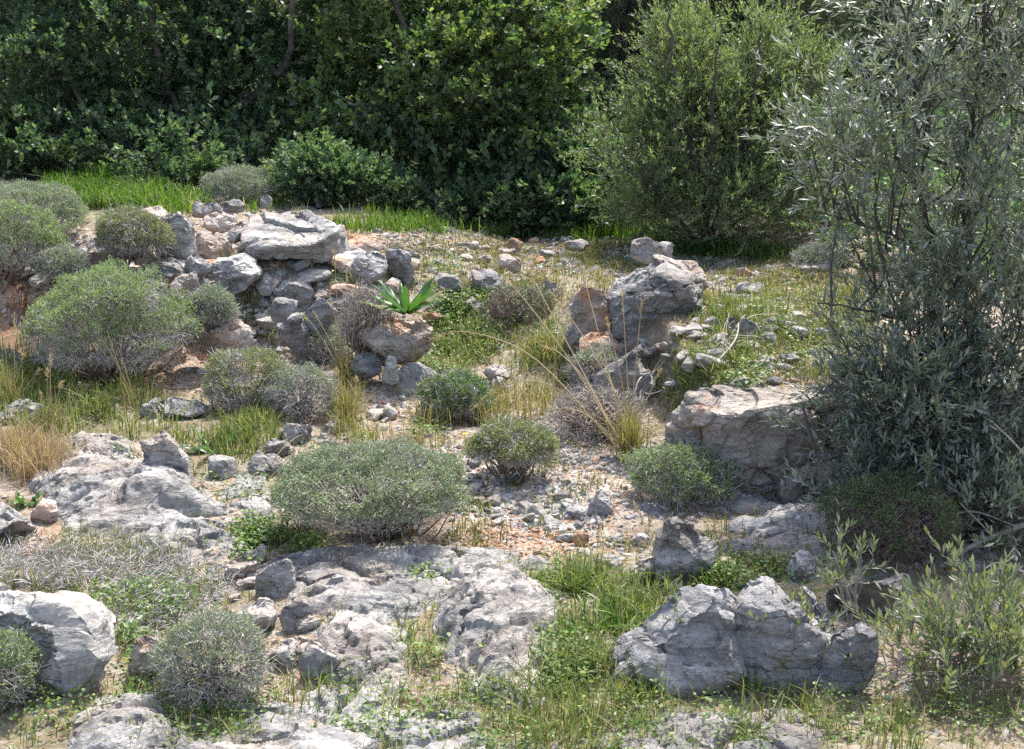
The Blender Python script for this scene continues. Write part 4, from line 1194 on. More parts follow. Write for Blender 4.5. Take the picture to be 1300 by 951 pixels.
herbs([(90, 500, 90, 30, .8), (450, 575, 60, 20, .3), (540, 552, 30, 8, 1), (700, 850, 60, 40, .6), (930, 730, 60, 16, .8)], 900, 'broad leafed weeds scattered in the lower grass', 54)


def dry_clump(label, foot, tips, seed, tuft=120, Y=None, heads=True, tufth=(.1, .25), name='dry_grass_clump', r0=.0021):
    """foot: pixel of the root; tips: (tip pixel x, y, extra distance, sag)"""
    r = np.random.default_rng(seed)
    g = ground([foot[0]], [foot[1]])[0] if Y is None else at(foot[0], foot[1], Y)
    root = empty(name, tuple(g), label, 'dry grass')
    for (tx, ty, dy, sag) in tips:
        e = at(tx, ty, g[1] + dy)
        f = g + r.normal(size=3) * np.array([.02, .02, 0])
        m1 = f + (e - f) * .45 + np.array([0, 0, sag]); m2 = f + (e - f) * .8 + np.array([0, 0, sag * .7])
        c = curve([f, m1, m2, e], 6)
        mb = MB(); tube(mb, c, np.linspace(r0 * 1.2, r0 * .6, len(c)), 5)
        o = mb.build('stalk', M['straw'], root, g)
        if heads:
            mb = MB()
            k = 46
            q = c[-5:]
            tt = r.uniform(0, 1, k); base = np.stack([np.interp(tt * 4, np.arange(5), q[:, a]) for a in range(3)], -1)
            ax = unit(unit(e - m2) + r.normal(size=(k, 3)) * .45)
            ln = r.uniform(.012, .028, k)
            ribbons(mb, np.stack([base, base + ax * ln[:, None] * .5, base + ax * ln[:, None]], 1), np.array([.0007, .0014, .0004]), r.normal(size=(k, 3)))
            mb.build('seed_head', M['straw'], o, (0, 0, 0)).location = tuple(-g)
    if tuft:
        P = g + r.normal(size=(tuft, 3)) * np.array([.035, .035, 0]); P[:, 2] = g[2]
        grass('tuft', None, 0, tufth[0], tufth[1], 'tawny', None, seed, .0018, .55, parent=root, P=P - g)
    return root


# seed heads are parented to stalks that share the clump's origin, so shift them into it
dry_clump('tall straw coloured grass arching left before the big boulder', (800, 582),
          [(548, 430, .5, .20), (640, 352, .4, .05), (668, 338, .5, .0), (700, 372, .3, .05), (600, 520, .3, .22), (735, 332, .4, .02), (790, 372, .2, .0), (815, 380, .2, .0), (770, 405, .15, .03), (690, 440, .3, .10),
           (660, 545, .1, .15), (838, 470, .1, .02), (760, 450, .2, .06)], 61, 260, tufth=(.12, .30), r0=.0028)
dry_clump('upright straw grass before the dead bleached brush', (440, 490), [(424, 318, .1, 0), (418, 372, .1, 0), (452, 360, .1, .01), (440, 340, .15, 0), (470, 410, .05, 0), (398, 396, .1, .02), (385, 400, .1, .04)], 62, 160)
dry_clump('bent straw stalks before the largest left bush', (168, 520), [(128, 428, -.1, .02), (136, 420, -.1, 0), (150, 440, -.1, 0)], 63, 30, heads=False, r0=.0026)
dry_clump('straw grass stalks at the far left edge', (16, 520), [(6, 430, 0, 0), (18, 400, .1, 0), (30, 450, 0, 0), (-10, 420, .1, 0), (50, 470, .05, .01)], 64, 120)
dry_clump('thin straw stalks right of the far left stalks', (68, 545), [(60, 470, 0, 0), (78, 486, 0, 0), (52, 500, 0, .01), (64, 452, .1, 0)], 65, 50)
dry_clump('lone pale stalk leaning over the largest front bush', (482, 684), [(462, 574, -.12, .0), (466, 590, -.1, .0)], 66, 0, heads=False, r0=.0022)
dry_clump('thin straws beside the round green bush', (905, 612), [(830, 540, .2, .08), (940, 530, .1, .02), (868, 560, .05, .03)], 67, 60)
dry_clump('pale stalks fallen from the craggy rocks', (330, 610), [(396, 560, .2, .02), (384, 552, .2, .03)], 68, 0, heads=False)
dry_clump('short tawny tuft right of the half bare bush', (440, 535), [(428, 470, 0, 0), (452, 480, 0, 0)], 69, 160)
dry_clump('dry bent straws on the front bedrock crack', (425, 800), [(450, 752, .05, .02), (440, 748, .1, .0), (432, 760, .05, .02)], 70, 40, heads=False, tufth=(.04, .1))
dry_clump('straw stalk arching over the dark front rocks', (850, 740), [(818, 690, 0, .01), (806, 640, .1, 0)], 71, 20, tufth=(.04, .1))


# dead white twigs on the right slope
def dead_twigs(label, P0, P1, n, seed, spread=.12):
    r = np.random.default_rng(seed)
    a = ground([P0[0]], [P0[1]])[0]
    root = empty('dead_branch', tuple(a), label, 'dead branch')
    b = ground([P1[0]], [P1[1]])[0] + np.array([0, 0, .08])
    mb = MB()
    tube(mb, curve([a + [0, 0, .01], (a + b) / 2 + r.normal(size=3) * .02 + [0, 0, .03], b], 6), np.linspace(.006, .002, 11), 6)
    mb.build('main_stem', M['deadtwig'], root, a)
    mb = MB()
    for _ in range(n):
        q = a + (b - a) * r.uniform(.1, .9)
        e = q + (b - a) * r.uniform(.1, .5) + r.normal(size=3) * spread * np.array([1, 1, .5])
        e[2] = max(e[2], float(hq(e[0], e[1])) + .01)
        tube(mb, curve([q, (q + e) / 2 + r.normal(size=3) * .02, e], 4), np.linspace(.0028, .0012, 7), 4)
    mb.build('side_twigs', M['deadtwig'], root, a)


dead_twigs('bleached dead branch lying on the grassy right slope', (898, 476), (938, 428), 16, 3)
dead_twigs('twisted white dead branch below the big cracked boulder', (800, 530), (826, 492), 18, 4, .1)


# ------------------------------------------------------------------ leafy plants
def strap_leaves(name, label, foot, n, length, width, seed, Y=None, up=.6, cat='plant', dirs=None, withered=0):
    r = np.random.default_rng(seed)
    g = ground([foot[0]], [foot[1]])[0] if Y is None else at(foot[0], foot[1], Y)
    root = empty(name, tuple(g), label, cat)
    for k in range(n):
        a = k * 2.399 + r.uniform(-.3, .3)
        el = up + .75 * (1 - k / n) * r.uniform(.7, 1.0) if dirs is None else dirs[k][1]
        if dirs is not None: a = dirs[k][0]
        L = length * r.uniform(.8, 1.1); W = width * r.uniform(.85, 1.1)
        ts = np.linspace(0, 1, 11)
        droop = r.uniform(.15, .5) * (1.3 - el * .6)
        hx = np.cos(el) * L * ts; hz = np.sin(el) * L * ts - droop * L * ts ** 2 * .6
        o = np.array([math.cos(a), math.sin(a)])
        c = np.stack([o[0] * (hx + .008), o[1] * (hx + .008), hz + .005], -1)
        w = W * np.sin(np.pi * np.clip(ts * .86 + .12, 0, 1)) ** .8 * (1 - ts ** 6) + .001
        sd = np.array([-o[1], o[0], 0])
        tn = unit(np.gradient(c, axis=0)); nr = unit(np.cross(sd, tn))
        tw = r.uniform(-.5, .5)
        cols = []
        for s in (-1, -.5, 0, .5, 1):
            cols.append(c + sd * (w * .5 * s)[:, None] + nr * ((abs(s) * .28 + tw * s * .3) * w)[:, None] + nr * (.004 * np.sin(ts * 14 + s))[:, None])
        V = np.stack(cols, 1).reshape(-1, 3)
        i = (np.arange(10)[:, None] * 5 + np.arange(4)[None])
        mb = MB(); mb.add(V, np.stack([i, i + 1, i + 6, i + 5], -1).reshape(-1, 4))
        mb.build('leaf', M['squill'] if k < n - withered else M['tawny'], root, smooth=True)
    return root


strap_leaves('squill_plant', 'bright green rosette of broad strap leaves growing on the brownish boulder', (516, 398), 19, .26, .040, 4, 8.2, .35, withered=3)
strap_leaves('squill_plant', 'small squill with flopping leaves in the grass left of centre', (272, 576), 7, .22, .035, 8, None, .15)
strap_leaves('broadleaf_weed', 'little broad leafed plant beside the round white stone', (34, 640), 6, .09, .035, 9, None, .3)
strap_leaves('broadleaf_weed', 'small broad leafed plant in the far grass right of the crest rock', (882, 322), 6, .16, .05, 10, None, .5)

g = ground([590], [566])[0]
root = empty('yellow_flower', tuple(g), 'tiny yellow flower by the central cushion', 'flower')
mb = MB(); tube(mb, curve([(0, 0, 0), (.004, 0, .03), (0, 0, .055)], 4), .0012, 5); mb.build('stem', M['herb'], root)
mb = MB()
for k in range(9):
    a = k / 9 * 6.283
    mb.add([(0, 0, .055), (math.cos(a - .25) * .010, math.sin(a - .25) * .010, .058), (math.cos(a) * .014, math.sin(a) * .014, .058), (math.cos(a + .25) * .010, math.sin(a + .25) * .010, .058)], [[0, 1, 2, 3]])
mb.build('petals', M['yellow'], root)


# ------------------------------------------------------------------ trees
def leaf_tpl(w, fold=.12):
    return np.array([[0, 0, 0], [w * .75, fold * w, .3], [w, fold * w * 1.4, .62], [0, 0, 1], [-w, fold * w * 1.4, .62], [-w * .75, fold * w, .3]]), [[0, 1, 2, 3], [0, 3, 4, 5]]


def sprigs(mb, P, A, r, nl, slen, ll, lw, ang, mat_leaf=0, mat_twig=1, tw=.0016, up=.25, jit=.2):
    """P base (N,3), A axis (N,3): a twig of length slen with nl leaves"""
    N = len(P)
    A = unit(A)
    sl = slen * r.uniform(.6, 1.25, N)
    bend = unit(A + r.normal(size=(N, 3)) * .3)
    ribbons(mb, np.stack([P, P + A * sl[:, None] * .5, P + (A + bend) * sl[:, None] * .5], 1), np.array([tw * 1.3, tw, tw * .5]), r.normal(size=(N, 3)), mat_twig)
    tt = np.linspace(.12, 1.0, nl)
    tt = np.clip(tt[None] + r.normal(size=(N, nl)) * .05, .05, 1)
    base = P[:, None] + A[:, None] * (sl[:, None] * np.minimum(tt, .5))[..., None] + ((A + bend)[:, None] * .5) * (sl[:, None] * np.maximum(tt - .5, 0))[..., None]
    s = unit(np.cross(A, r.normal(size=(N, 3)))); u = np.cross(A, s)
    ph = (np.arange(nl) * 2.4)[None] + r.uniform(0, 6.28, N)[:, None] + r.normal(size=(N, nl)) * .4
    rad = np.cos(ph)[..., None] * s[:, None] + np.sin(ph)[..., None] * u[:, None]
    an = ang * (1.15 - .5 * tt) + r.normal(size=(N, nl)) * jit
    ax = unit(A[:, None] * np.cos(an)[..., None] + rad * np.sin(an)[..., None] + np.array([0, 0, up]))
    ax = ax.reshape(-1, 3)
    nrm = unit(np.cross(np.cross(ax, np.array([0, 0, 1.])), ax) + r.normal(size=ax.shape) * .55)   # leaves turn their faces to the sky
    sd = unit(np.cross(nrm, ax)); nn = np.cross(ax, sd)
    V, Q = leaf_tpl(lw / ll / 2 if ll else .3)
    sz = ll * r.uniform(.65, 1.2, len(ax))
    mb.inst(V, Q, np.stack([sd, nn, ax], -1) * sz[:, None, None], base.reshape(-1, 3), mat_leaf)


def crown_points(hull, n, r, shell=.5, gap=.0, gs=2.2, seed=0.0, recede=0.0, zf=0.0, lob=1.0):
    """sprig bases through a union of ellipsoids (px, py, rx px, ry px, distance, depth radius m), broken into
    many smaller leafy lobes; a receding crown leans back as it rises, shaped so that sunlight reaches its front and foot"""
    Cs, Rs, W = [], [], []
    for (cx, cy, rx, ry, Y, rd) in hull:
        z = at(cx, cy, Y)[2]
        Y = Y + recede * max(0, z - zf)  # crown set back with height, letting sun onto its front and foot
        c = at(cx, cy, Y); q = np.array([rx / F * Y, rd, ry / F * Y])
        Cs.append(c); Rs.append(q); W.append(q[0] * q[2] * .35)
        m = int(lob * 9 * q[0] * q[2] / .09) if lob else 0
        m = min(m, 60)
        for _ in range(m):
            d = unit(r.normal(size=3) + np.array([0, -.5, .15]))
            Cs.append(c + d * q * r.uniform(.62, .95))
            s = r.uniform(.13, .26) * min(1.0, q.min() / .35 + .3)
            Rs.append(np.array([s * r.uniform(1, 1.5), s * 1.1, s * r.uniform(.7, 1.0)])); W.append(q[0] * q[2] * .65 / m)
    Cs = np.array(Cs); Rs = np.array(Rs); W = np.array(W) / sum(W)
    k = r.choice(len(Cs), size=n, p=W)
    d = unit(r.normal(size=(n, 3)))
    q = r.uniform(shell, 1, n) ** .6
    C = Cs[k]; Rr = Rs[k]
    lump = 1 + .25 * fbm(d * 2.2 + k[:, None] * 7 + seed, 2)
    P = C + d * Rr * (q * lump)[:, None]
    if gap:
        nz = fbm(P * gs + seed, 3)
        m = nz + r.normal(size=n) * .07 > -.35 + gap
        P, d, C = P[m], d[m], C[m]
    return P, d, C


def tree(name, label, cat, foot, trunks, hull, n, leafmat, bark, sp, seed, group=None, limbs=60, shell=.35, gap=.15, upb=.35, Yf=None, gs=2.2, recede=.5, lob=1.0, snap=None):
    r = np.random.default_rng(seed)
    g = ground([foot[0]], [foot[1]])[0] if Yf is None else np.array([*at(foot[0], foot[1], Yf)[:2], 0])
    g[2] = float(hq(g[0], g[1]))
    if snap is not None:
        dY = g[1] + snap - np.mean([q[4] for q in hull])
        hull = [(*q[:4], q[4] + dY, q[5]) for q in hull]
        trunks = [([q if q[0] is None else (q[0], q[1], q[2] + dY) for q in tr[0]], *tr[1:]) for tr in trunks]
    root = empty(name, tuple(g), label, cat, group)
    P, d, C = crown_points(hull, n, r, shell, gap, gs, seed * 3.1, recede, g[2], lob)
    ok = P[:, 2] > hq(P[:, 0], P[:, 1]) + .03
    P, d, C = P[ok], d[ok], C[ok]
    mb = MB(); pts = []
    for tr in trunks:
        pp = [g if q[0] is None else (at(q[0], q[1], q[2])) for q in tr[0]]
        c = curve(pp, 8)
        c = c + np.vstack([np.zeros(3), r.normal(size=(len(c) - 1, 3)) * tr[1] * .35])
        tube(mb, c, np.linspace(tr[1], tr[2], len(c)), 8); pts.append(c[2:])
    pts = np.vstack(pts)
    for j in r.choice(len(P), size=min(limbs, len(P)), replace=False):
        e = P[j]
        i = np.argmin(np.linalg.norm(pts - (e - [0, 0, .25]), axis=1) + r.uniform(0, .3, len(pts)))
        b = pts[i]; L = np.linalg.norm(e - b)
        mid = (b + e) / 2 + r.normal(size=3) * .10 * L + np.array([0, 0, -.06 * L])
        c = curve([b, mid, e], 5)
        rr = min(.016, .004 + .006 * L)
        tube(mb, c, np.linspace(rr, .0025, len(c)), 5)
        if L > .3 and r.uniform() < .6: pts = np.vstack([pts, c[3:7]])
    mb.build('trunk', M[bark], root, g)
    mb = MB()
    A = unit(d * .8 + r.normal(size=d.shape) * .45 + np.array([0, 0, upb]))
    sprigs(mb, P, A, r, mat_leaf=0, mat_twig=1, **sp)
    mb.build('crown', [M[leafmat], M[bark]], root, g)
    return root


OAK = dict(nl=14, slen=.165, ll=.047, lw=.029, ang=1.0, up=.1, tw=.002)
tree('broadleaf_tree', 'dense dark green broadleaf tree filling the far left', 'tree', (215, 232), [([(None,), (230, 160, 12.7), (200, 60, 12.8), (170, -60, 12.9)], .035, .015), ([(None,), (290, 150, 12.7), (360, 80, 12.7), (380, -60, 12.7)], .04, .018), ([(None,), (120, 150, 12.6), (60, 60, 12.7)], .03, .012)],
     [(40, 100, 130, 110, 12.7, .7), (180, 40, 150, 110, 12.9, .8), (310, 110, 110, 90, 12.8, .7), (110, 190, 130, 45, 12.4, .6), (260, 195, 110, 45, 12.3, .6), (150, -90, 260, 110, 13.1, .8), (330, 0, 110, 110, 13.0, .8), (10, 200, 80, 50, 12.3, .5)],
     7600, 'oakdark', 'bark', OAK, 1, limbs=130, gap=.15, snap=.42, recede=.42, lob=1.5)
tree('broadleaf_tree', 'sunlit broadleaf tree with reddish twigs right of the dark one', 'tree', (560, 268), [([(None,), (555, 190, 12.4), (520, 60, 12.5), (490, -40, 12.5)], .035, .015), ([(None,), (590, 180, 12.4), (640, 80, 12.4), (660, -30, 12.4)], .03, .012), ([(545, 200, 12.4), (500, 140, 12.3), (440, 130, 12.3)], .03, .012)],
     [(480, 40, 100, 90, 12.6, .6), (600, 100, 110, 75, 12.1, .6), (690, 70, 62, 85, 12.1, .5), (560, -70, 220, 110, 12.8, .8), (470, 150, 90, 50, 12.4, .5), (640, 10, 100, 70, 12.3, .6), (690, 190, 60, 60, 12.2, .45), (560, 215, 90, 45, 12.4, .4)],
     6200, 'oak', 'bark', OAK, 2, limbs=130, gap=.15, snap=.36, recede=.42, lob=1.5)
OAKS = dict(nl=14, slen=.14, ll=.037, lw=.023, ang=1.0, up=.15, tw=.0018)
tree('broadleaf_bush', 'low rounded broadleaf bush in front of the dark tree trunk', 'bush', (405, 266), [([(None,), (405, 225, 11.8)], .02, .008), ([(None,), (430, 230, 11.8)], .015, .006)],
     [(405, 226, 52, 30, 11.75, .35), (440, 235, 40, 30, 11.7, .3), (365, 235, 30, 25, 11.7, .25)], 900, 'oakdark', 'bark', OAKS, 3, limbs=25, gap=.1, lob=.6, recede=.5, snap=.30)
tree('broadleaf_bush', 'shady spreading bush at the foot of the sunlit tree', 'bush', (560, 284), [([(None,), (550, 245, 11.7)], .02, .008), ([(None,), (600, 250, 11.7)], .015, .006)],
     [(500, 260, 60, 20, 11.7, .35), (580, 263, 60, 18, 11.6, .35), (640, 266, 50, 18, 11.6, .3)], 1000, 'oakdark', 'bark', OAKS, 4, limbs=25, gap=.1, lob=.6, recede=.5, snap=.30)
tree('broadleaf_bush', 'glossy bright leafed bush left of the yellow green tree', 'bush', (722, 296), [([(None,), (715, 255, 11.3)], .02, .008), ([(None,), (740, 230, 11.4)], .015, .006)],
     [(715, 255, 34, 40, 11.3, .3), (725, 195, 40, 40, 11.7, .3), (745, 270, 30, 24, 11.2, .25)], 520, 'oakdark', 'bark', dict(nl=11, slen=.15, ll=.055, lw=.032, ang=1.0, up=.1, tw=.002), 5, limbs=25, gap=.1, lob=.6, recede=.5, snap=.30)
tree('broadleaf_bush', 'shady low bush at the foot of the dark tree', 'bush', (250, 246), [([(None,), (240, 215, 12.2)], .02, .008)],
     [(60, 218, 70, 20, 12.2, .3), (200, 230, 70, 16, 12.1, .3), (270, 228, 60, 16, 12.1, .3), (325, 215, 40, 26, 12.1, .3)], 900, 'oakdark', 'bark', OAKS, 6, limbs=25, gap=.1, lob=.6, recede=.5, snap=.30)

LOL = dict(nl=17, slen=.17, ll=.036, lw=.0095, ang=.75, up=.15, tw=.0014)
tree('wild_olive_tree', 'yellow green feathery tree in the middle distance', 'tree', (895, 318), [([(None,), (890, 230, 10.6), (860, 120, 10.6), (850, 20, 10.6)], .025, .008), ([(None,), (930, 220, 10.6), (960, 110, 10.6), (965, 30, 10.6)], .022, .007), ([(None,), (840, 250, 10.5), (800, 190, 10.5)], .016, .006), ([(None,), (970, 250, 10.5), (1010, 190, 10.5)], .016, .006), ([(None,), (905, 170, 10.5), (910, 60, 10.5)], .02, .006)],
     [(860, 110, 75, 85, 10.6, .45), (950, 130, 75, 85, 10.6, .45), (905, 190, 110, 80, 10.5, .5), (810, 215, 55, 70, 10.5, .4), (900, 260, 120, 48, 10.45, .45), (1000, 200, 60, 90, 10.6, .4), (870, 55, 50, 36, 10.6, .3), (960, 65, 60, 45, 10.6, .3), (915, 62, 75, 45, 10.6, .35), (1010, 110, 50, 60, 10.7, .3)],
     6000, 'lightolive', 'olivebark', LOL, 7, limbs=130, shell=.2, gap=.16, upb=.5)


OLV = dict(nl=17, slen=.19, ll=.046, lw=.0100, ang=.75, up=.15, tw=.0014)
tree('olive_tree', 'silvery olive tree with dark forking trunk at the right', 'tree', (1268, 716),
     [([(None,), (1254, 560, 6.6), (1238, 430, 6.75), (1215, 340, 6.8), (1245, 245, 6.8), (1310, 150, 6.8)], .032, .008), ([(1238, 430, 6.75), (1190, 320, 6.7), (1165, 240, 6.65), (1135, 205, 6.6)], .014, .005),
      ([(1232, 310, 6.8), (1222, 240, 6.75), (1240, 120, 6.7), (1256, -40, 6.7)], .012, .006), ([(1165, 240, 6.65), (1180, 160, 6.6), (1150, 60, 6.6), (1170, -40, 6.6)], .008, .004),
      ([(1250, 520, 6.65), (1180, 420, 6.5), (1100, 395, 6.4), (1040, 385, 6.4)], .010, .003), ([(1252, 560, 6.6), (1160, 500, 6.4), (1080, 470, 6.3), (1045, 440, 6.3)], .009, .003),
      ([(1254, 560, 6.6), (1330, 430, 6.6), (1400, 250, 6.6)], .025, .01), ([(1190, 320, 6.7), (1110, 290, 6.6), (1040, 270, 6.6)], .008, .003), ([(1080, 470, 6.3), (1040, 500, 6.25), (1010, 520, 6.2)], .004, .002)],
     [(1125, 130, 95, 100, 6.7, .36), (1215, 50, 95, 85, 6.8, .4), (1300, 180, 85, 115, 6.8, .4), (1180, 240, 120, 95, 6.6, .40), (1090, 235, 75, 60, 6.6, .3), (1250, 380, 110, 110, 6.6, .4), (1170, 400, 90, 90, 6.6, .3), (1260, 520, 120, 90, 6.4, .4),
      (1150, 540, 100, 70, 6.3, .3), (1130, 480, 70, 60, 6.4, .25), (1140, -5, 85, 35, 6.85, .3), (1250, -20, 130, 50, 6.8, .3), (1390, 250, 90, 220, 6.9, .4), (1230, 620, 120, 60, 6.3, .3), (1062, 175, 34, 50, 6.7, .2), (1160, 470, 100, 90, 6.45, .3), (1230, 450, 110, 110, 6.55, .4), (1190, 590, 120, 70, 6.3, .3), (1110, 560, 62, 50, 6.25, .2), (1280, 640, 90, 70, 6.3, .3), (1130, 610, 90, 45, 6.1, .2), (1210, 650, 90, 45, 6.0, .2)],
     4700, 'olive', 'olivebark', OLV, 8, limbs=340, shell=.15, gap=.27, upb=.35, Yf=6.35, gs=3.5, recede=0)
SPR = dict(nl=16, slen=.17, ll=.040, lw=.0100, ang=.7, up=.3, tw=.0014)
tree('olive_sapling', 'young olive shoots spreading over the bottom right corner', 'shrub', (1215, 900), [([(None,), (1180, 800, 5.0), (1130, 780, 5.0)], .007, .003), ([(None,), (1230, 790, 5.0), (1260, 740, 5.0)], .007, .003), ([(None,), (1260, 830, 4.95), (1330, 800, 4.95)], .007, .003), ([(None,), (1120, 870, 4.9), (1060, 840, 4.9)], .006, .002)],
     [(1230, 800, 66, 40, 5.0, .22), (1165, 835, 62, 32, 4.95, .2), (1285, 825, 66, 45, 4.95, .22), (1220, 885, 110, 45, 4.85, .25), (1120, 862, 36, 22, 4.9, .12), (1300, 900, 80, 60, 4.8, .2), (1238, 758, 22, 22, 5.05, .08)],
     520, 'sprout', 'greybranch', SPR, 9, limbs=60, shell=.1, gap=.1, upb=.7, Yf=4.95, recede=0, lob=0)
for k, (fx, fy, hull, n, lb) in enumerate([
        (880, 872, [(868, 800, 14, 40, 4.95, .05), (850, 840, 30, 18, 4.95, .06), (900, 850, 30, 14, 4.95, .06)], 26, 'thin olive shoot with yellowing leaves before the slanting dark rock'),
        (1000, 880, [(975, 800, 30, 30, 4.9, .06), (1020, 810, 30, 40, 4.9, .06), (1000, 850, 40, 20, 4.9, .06)], 30, 'sparse olive shoot before the tall dark rock'),
        (1078, 800, [(1070, 740, 20, 26, 5.3, .06), (1100, 720, 24, 16, 5.3, .06), (1060, 700, 14, 14, 5.35, .05)], 22, 'slender olive shoot beside the flat blue grey slab')]):
    tree('olive_shoot', lb, 'shoot', (fx, fy), [([(None,), (hull[0][0], hull[0][1] + 10, hull[0][4])], .004, .0015), ([(None,), (hull[1][0], hull[1][1], hull[1][4])], .003, .0012), ([(None,), (hull[2][0], hull[2][1], hull[2][4])], .003, .0012)],
         hull, n, 'sprout', 'greybranch', dict(nl=11, slen=.10, ll=.034, lw=.009, ang=.7, up=.4, tw=.0011), 20 + k, limbs=12, shell=.05, gap=0, upb=1.0, Yf=hull[0][4], recede=0, lob=0)

# long bare pole of a branch lying under the olive
a0 = at(1132, 742, 5.75); a1 = at(1330, 655, 5.9)
root = empty('bare_branch', tuple(a0), 'long bare grey branch slanting out under the olive', 'branch')
mb = MB(); c = curve([a0, at(1180, 728, 5.78), at(1240, 690, 5.82), a1], 8); tube(mb, c, np.linspace(.0055, .0105, len(c)), 8); mb.build('main_stem', M['greybranch'], root, a0)
for q in ([(1262, 682, 5.84), (1235, 655, 5.8), (1218, 638, 5.8)], [(1290, 668, 5.86), (1240, 650, 5.85), (1215, 652, 5.8)], [(1215, 705, 5.8), (1208, 690, 5.8), (1195, 684, 5.78)]):
    mb = MB(); c = curve([at(*p) for p in q], 5); tube(mb, c, np.linspace(.0035, .0014, len(c)), 6); mb.build('side_twig', M['greybranch'], root, a0)
for q, lb in (([(1320, 600, 5.9), (1285, 560, 5.85), (1262, 538, 5.8)], 'upper bare twig poking in at the right edge'), ([(1320, 735, 5.6), (1270, 715, 5.6), (1250, 722, 5.55)], 'lower bare twig poking in at the right edge')):
    c = curve([at(*p) for p in q], 6); mb = MB(); tube(mb, c, np.linspace(.006, .002, len(c)), 6)
    o = mb.build('bare_branch', M['greybranch'], None, c[0]); o.location = tuple(c[0]); tag(o, lb, 'branch')

# pines and far trees closing the view
PIN = dict(nl=18, slen=.34, ll=.10, lw=.010, ang=.8, up=.1, tw=.003)
for k, (fx, Y, hull, n, mt, lb) in enumerate([
        (800, 15.6, [(800, 40, 90, 70, 15.6, .8), (780, -90, 110, 110, 15.8, .9), (790, 140, 80, 70, 15.4, .7), (770, 220, 70, 60, 15.0, .6)], 1700, 'pine', 'dull dark pine seen between the sunlit and yellow green trees'),
        (940, 16.6, [(950, 10, 130, 50, 16.6, .9), (930, -90, 150, 80, 16.8, .9), (940, 90, 110, 80, 16.5, .8)], 1500, 'pine', 'dark pine behind the yellow green tree'),
        (1120, 15.5, [(1100, 60, 150, 120, 15.5, 1.0), (1200, 160, 170, 130, 15.2, 1.0), (1130, -80, 220, 100, 15.8, 1.0), (1080, 240, 120, 70, 14.6, .8)], 2400, 'pine', 'dark pine hidden behind the silvery olive'),
        (1330, 15.0, [(1330, 60, 140, 140, 15.0, 1.0), (1330, 250, 160, 100, 14.4, 1.0), (1350, -90, 180, 110, 15.2, 1.0)], 1700, 'farlight', 'sunny yellow green tree far behind the right edge'),
        (-60, 16.0, [(-40, 40, 90, 90, 16.0, .8), (-60, 150, 110, 80, 15.6, .8), (-40, -80, 130, 90, 16.2, .9)], 1300, 'farlight', 'sunny yellow green tree far behind the left edge'),
        (260, 16.2, [(140, 60, 200, 120, 16.2, 1.0), (360, 60, 200, 130, 16.0, 1.0), (260, -90, 320, 100, 16.4, 1.0), (330, 180, 240, 70, 15.2, .8)], 2600, 'pine', 'dark pine behind the dense broadleaf tree'),
        (640, 16.3, [(620, 80, 180, 120, 16.0, 1.0), (640, -70, 240, 110, 16.3, 1.0), (640, 190, 200, 70, 15.2, .8)], 2200, 'pine', 'dark pine behind the sunlit broadleaf tree')]):
    tree('pine_tree' if mt == 'pine' else 'far_tree', lb, 'tree', (fx, 200), [([(None,), (fx, 60, Y), (fx + 6, -80, Y)], .10, .05)], hull, n, mt, 'bark', PIN if mt == 'pine' else dict(nl=12, slen=.25, ll=.07, lw=.035, ang=.9, up=.1, tw=.003),
         40 + k, limbs=40, shell=.1, gap=.1, Yf=Y, recede=0)
tree('scrub_bush', 'dark scrub bush in the shade behind the olive trunk', 'bush', (1180, 420), [([(None,), (1180, 380, 9.6)], .02, .008)],
     [(1120, 320, 70, 30, 10.0, .35), (1230, 330, 110, 60, 9.6, .5), (1180, 270, 140, 60, 10.2, .5), (1300, 380, 120, 90, 9.2, .5), (1300, 520, 100, 100, 8.2, .5)], 1900, 'oakdark', 'bark', OAKS, 60, limbs=30, gap=.05, Yf=9.7, recede=.1)

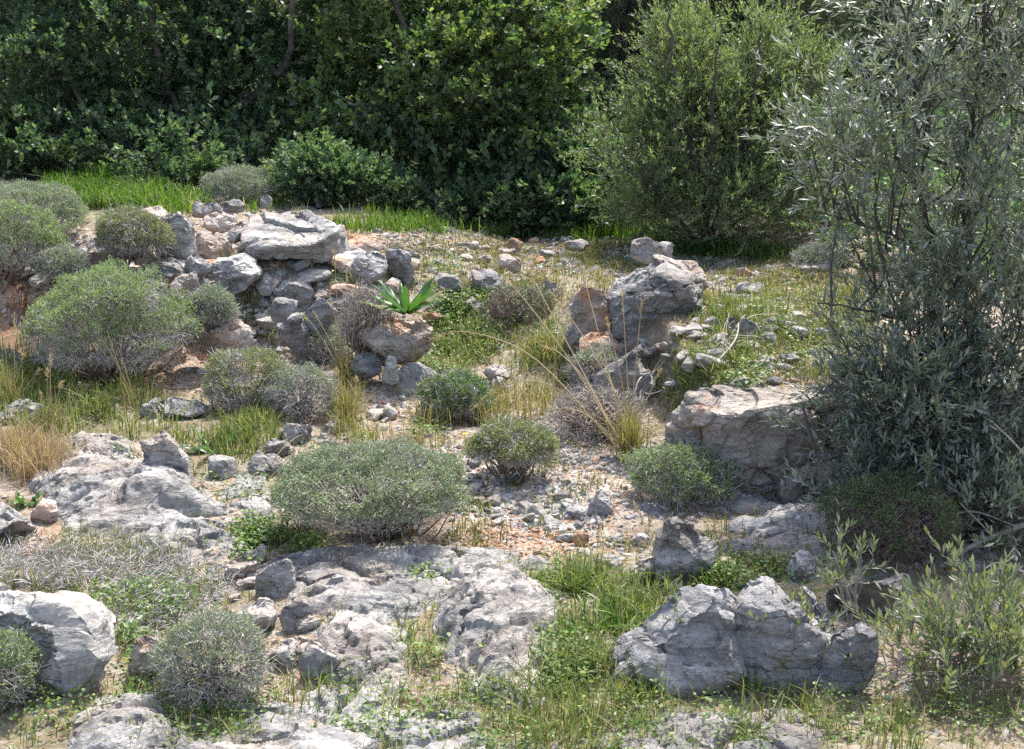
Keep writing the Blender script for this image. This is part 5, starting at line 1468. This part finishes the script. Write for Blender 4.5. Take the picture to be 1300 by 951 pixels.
r = np.random.default_rng(91)
X_ = r.uniform(-5.5, 6.5, 9000); Y_ = r.uniform(10.9, 16.5, 9000)
k = Y_ > 11.15 + .33 * np.clip(-X_, 0, 3) + np.where(X_ > 1, -.3, .25)
P = np.stack([X_, Y_, hq(X_, Y_) + r.uniform(0, .55, 9000)], -1)[k]
mb = MB()
sprigs(mb, P, unit(r.normal(size=P.shape) * .6 + np.array([0, -.2, .8])), r, 10, .22, .06, .035, 1.0)
tag(mb.build('undergrowth', [M['oakdark'], M['bark']]), 'dark leafy undergrowth covering the wooded slope behind the trees', 'undergrowth', None, 'stuff')

# ------------------------------------------------------------------ light
SUN_AZ, SUN_EL = 24, 60          # azimuth turned right from the viewing direction
w = bpy.data.worlds.new('World'); S.world = w; w.use_nodes = True
nt = w.node_tree; nt.nodes.clear()
sky = nt.nodes.new('ShaderNodeTexSky'); sky.sky_type = 'NISHITA'; sky.sun_disc = False
sky.sun_elevation = R(SUN_EL); sky.sun_rotation = R(SUN_AZ); sky.dust_density = 4.0; sky.air_density = 1.0; sky.ozone_density = .6
bg = nt.nodes.new('ShaderNodeBackground'); bg.inputs['Strength'].default_value = .15
ow = nt.nodes.new('ShaderNodeOutputWorld')
nt.links.new(sky.outputs[0], bg.inputs[0]); nt.links.new(bg.outputs[0], ow.inputs[0])
sl = bpy.data.lights.new('sun', 'SUN'); sl.energy = 3.0; sl.angle = R(.9); sl.color = (1, .955, .88)
so = bpy.data.objects.new('sun', sl); COL.objects.link(so)
a, e = R(SUN_AZ), R(SUN_EL)
sd = Vector((math.sin(a) * math.cos(e), math.cos(a) * math.cos(e), math.sin(e)))
so.rotation_euler = sd.to_track_quat('Z', 'Y').to_euler()
so.location = tuple(sd * 30)

S.render.engine = 'CYCLES'
S.cycles.max_bounces = 6; S.cycles.diffuse_bounces = 4; S.cycles.glossy_bounces = 2; S.cycles.transmission_bounces = 3
S.cycles.caustics_reflective = False; S.cycles.caustics_refractive = False
S.cycles.use_denoising = False
S.cycles.sample_clamp_indirect = 6
S.view_settings.view_transform = 'Standard'; S.view_settings.look = 'None'
S.view_settings.exposure = 1.3; S.view_settings.gamma = 1
S.view_settings.use_curve_mapping = False
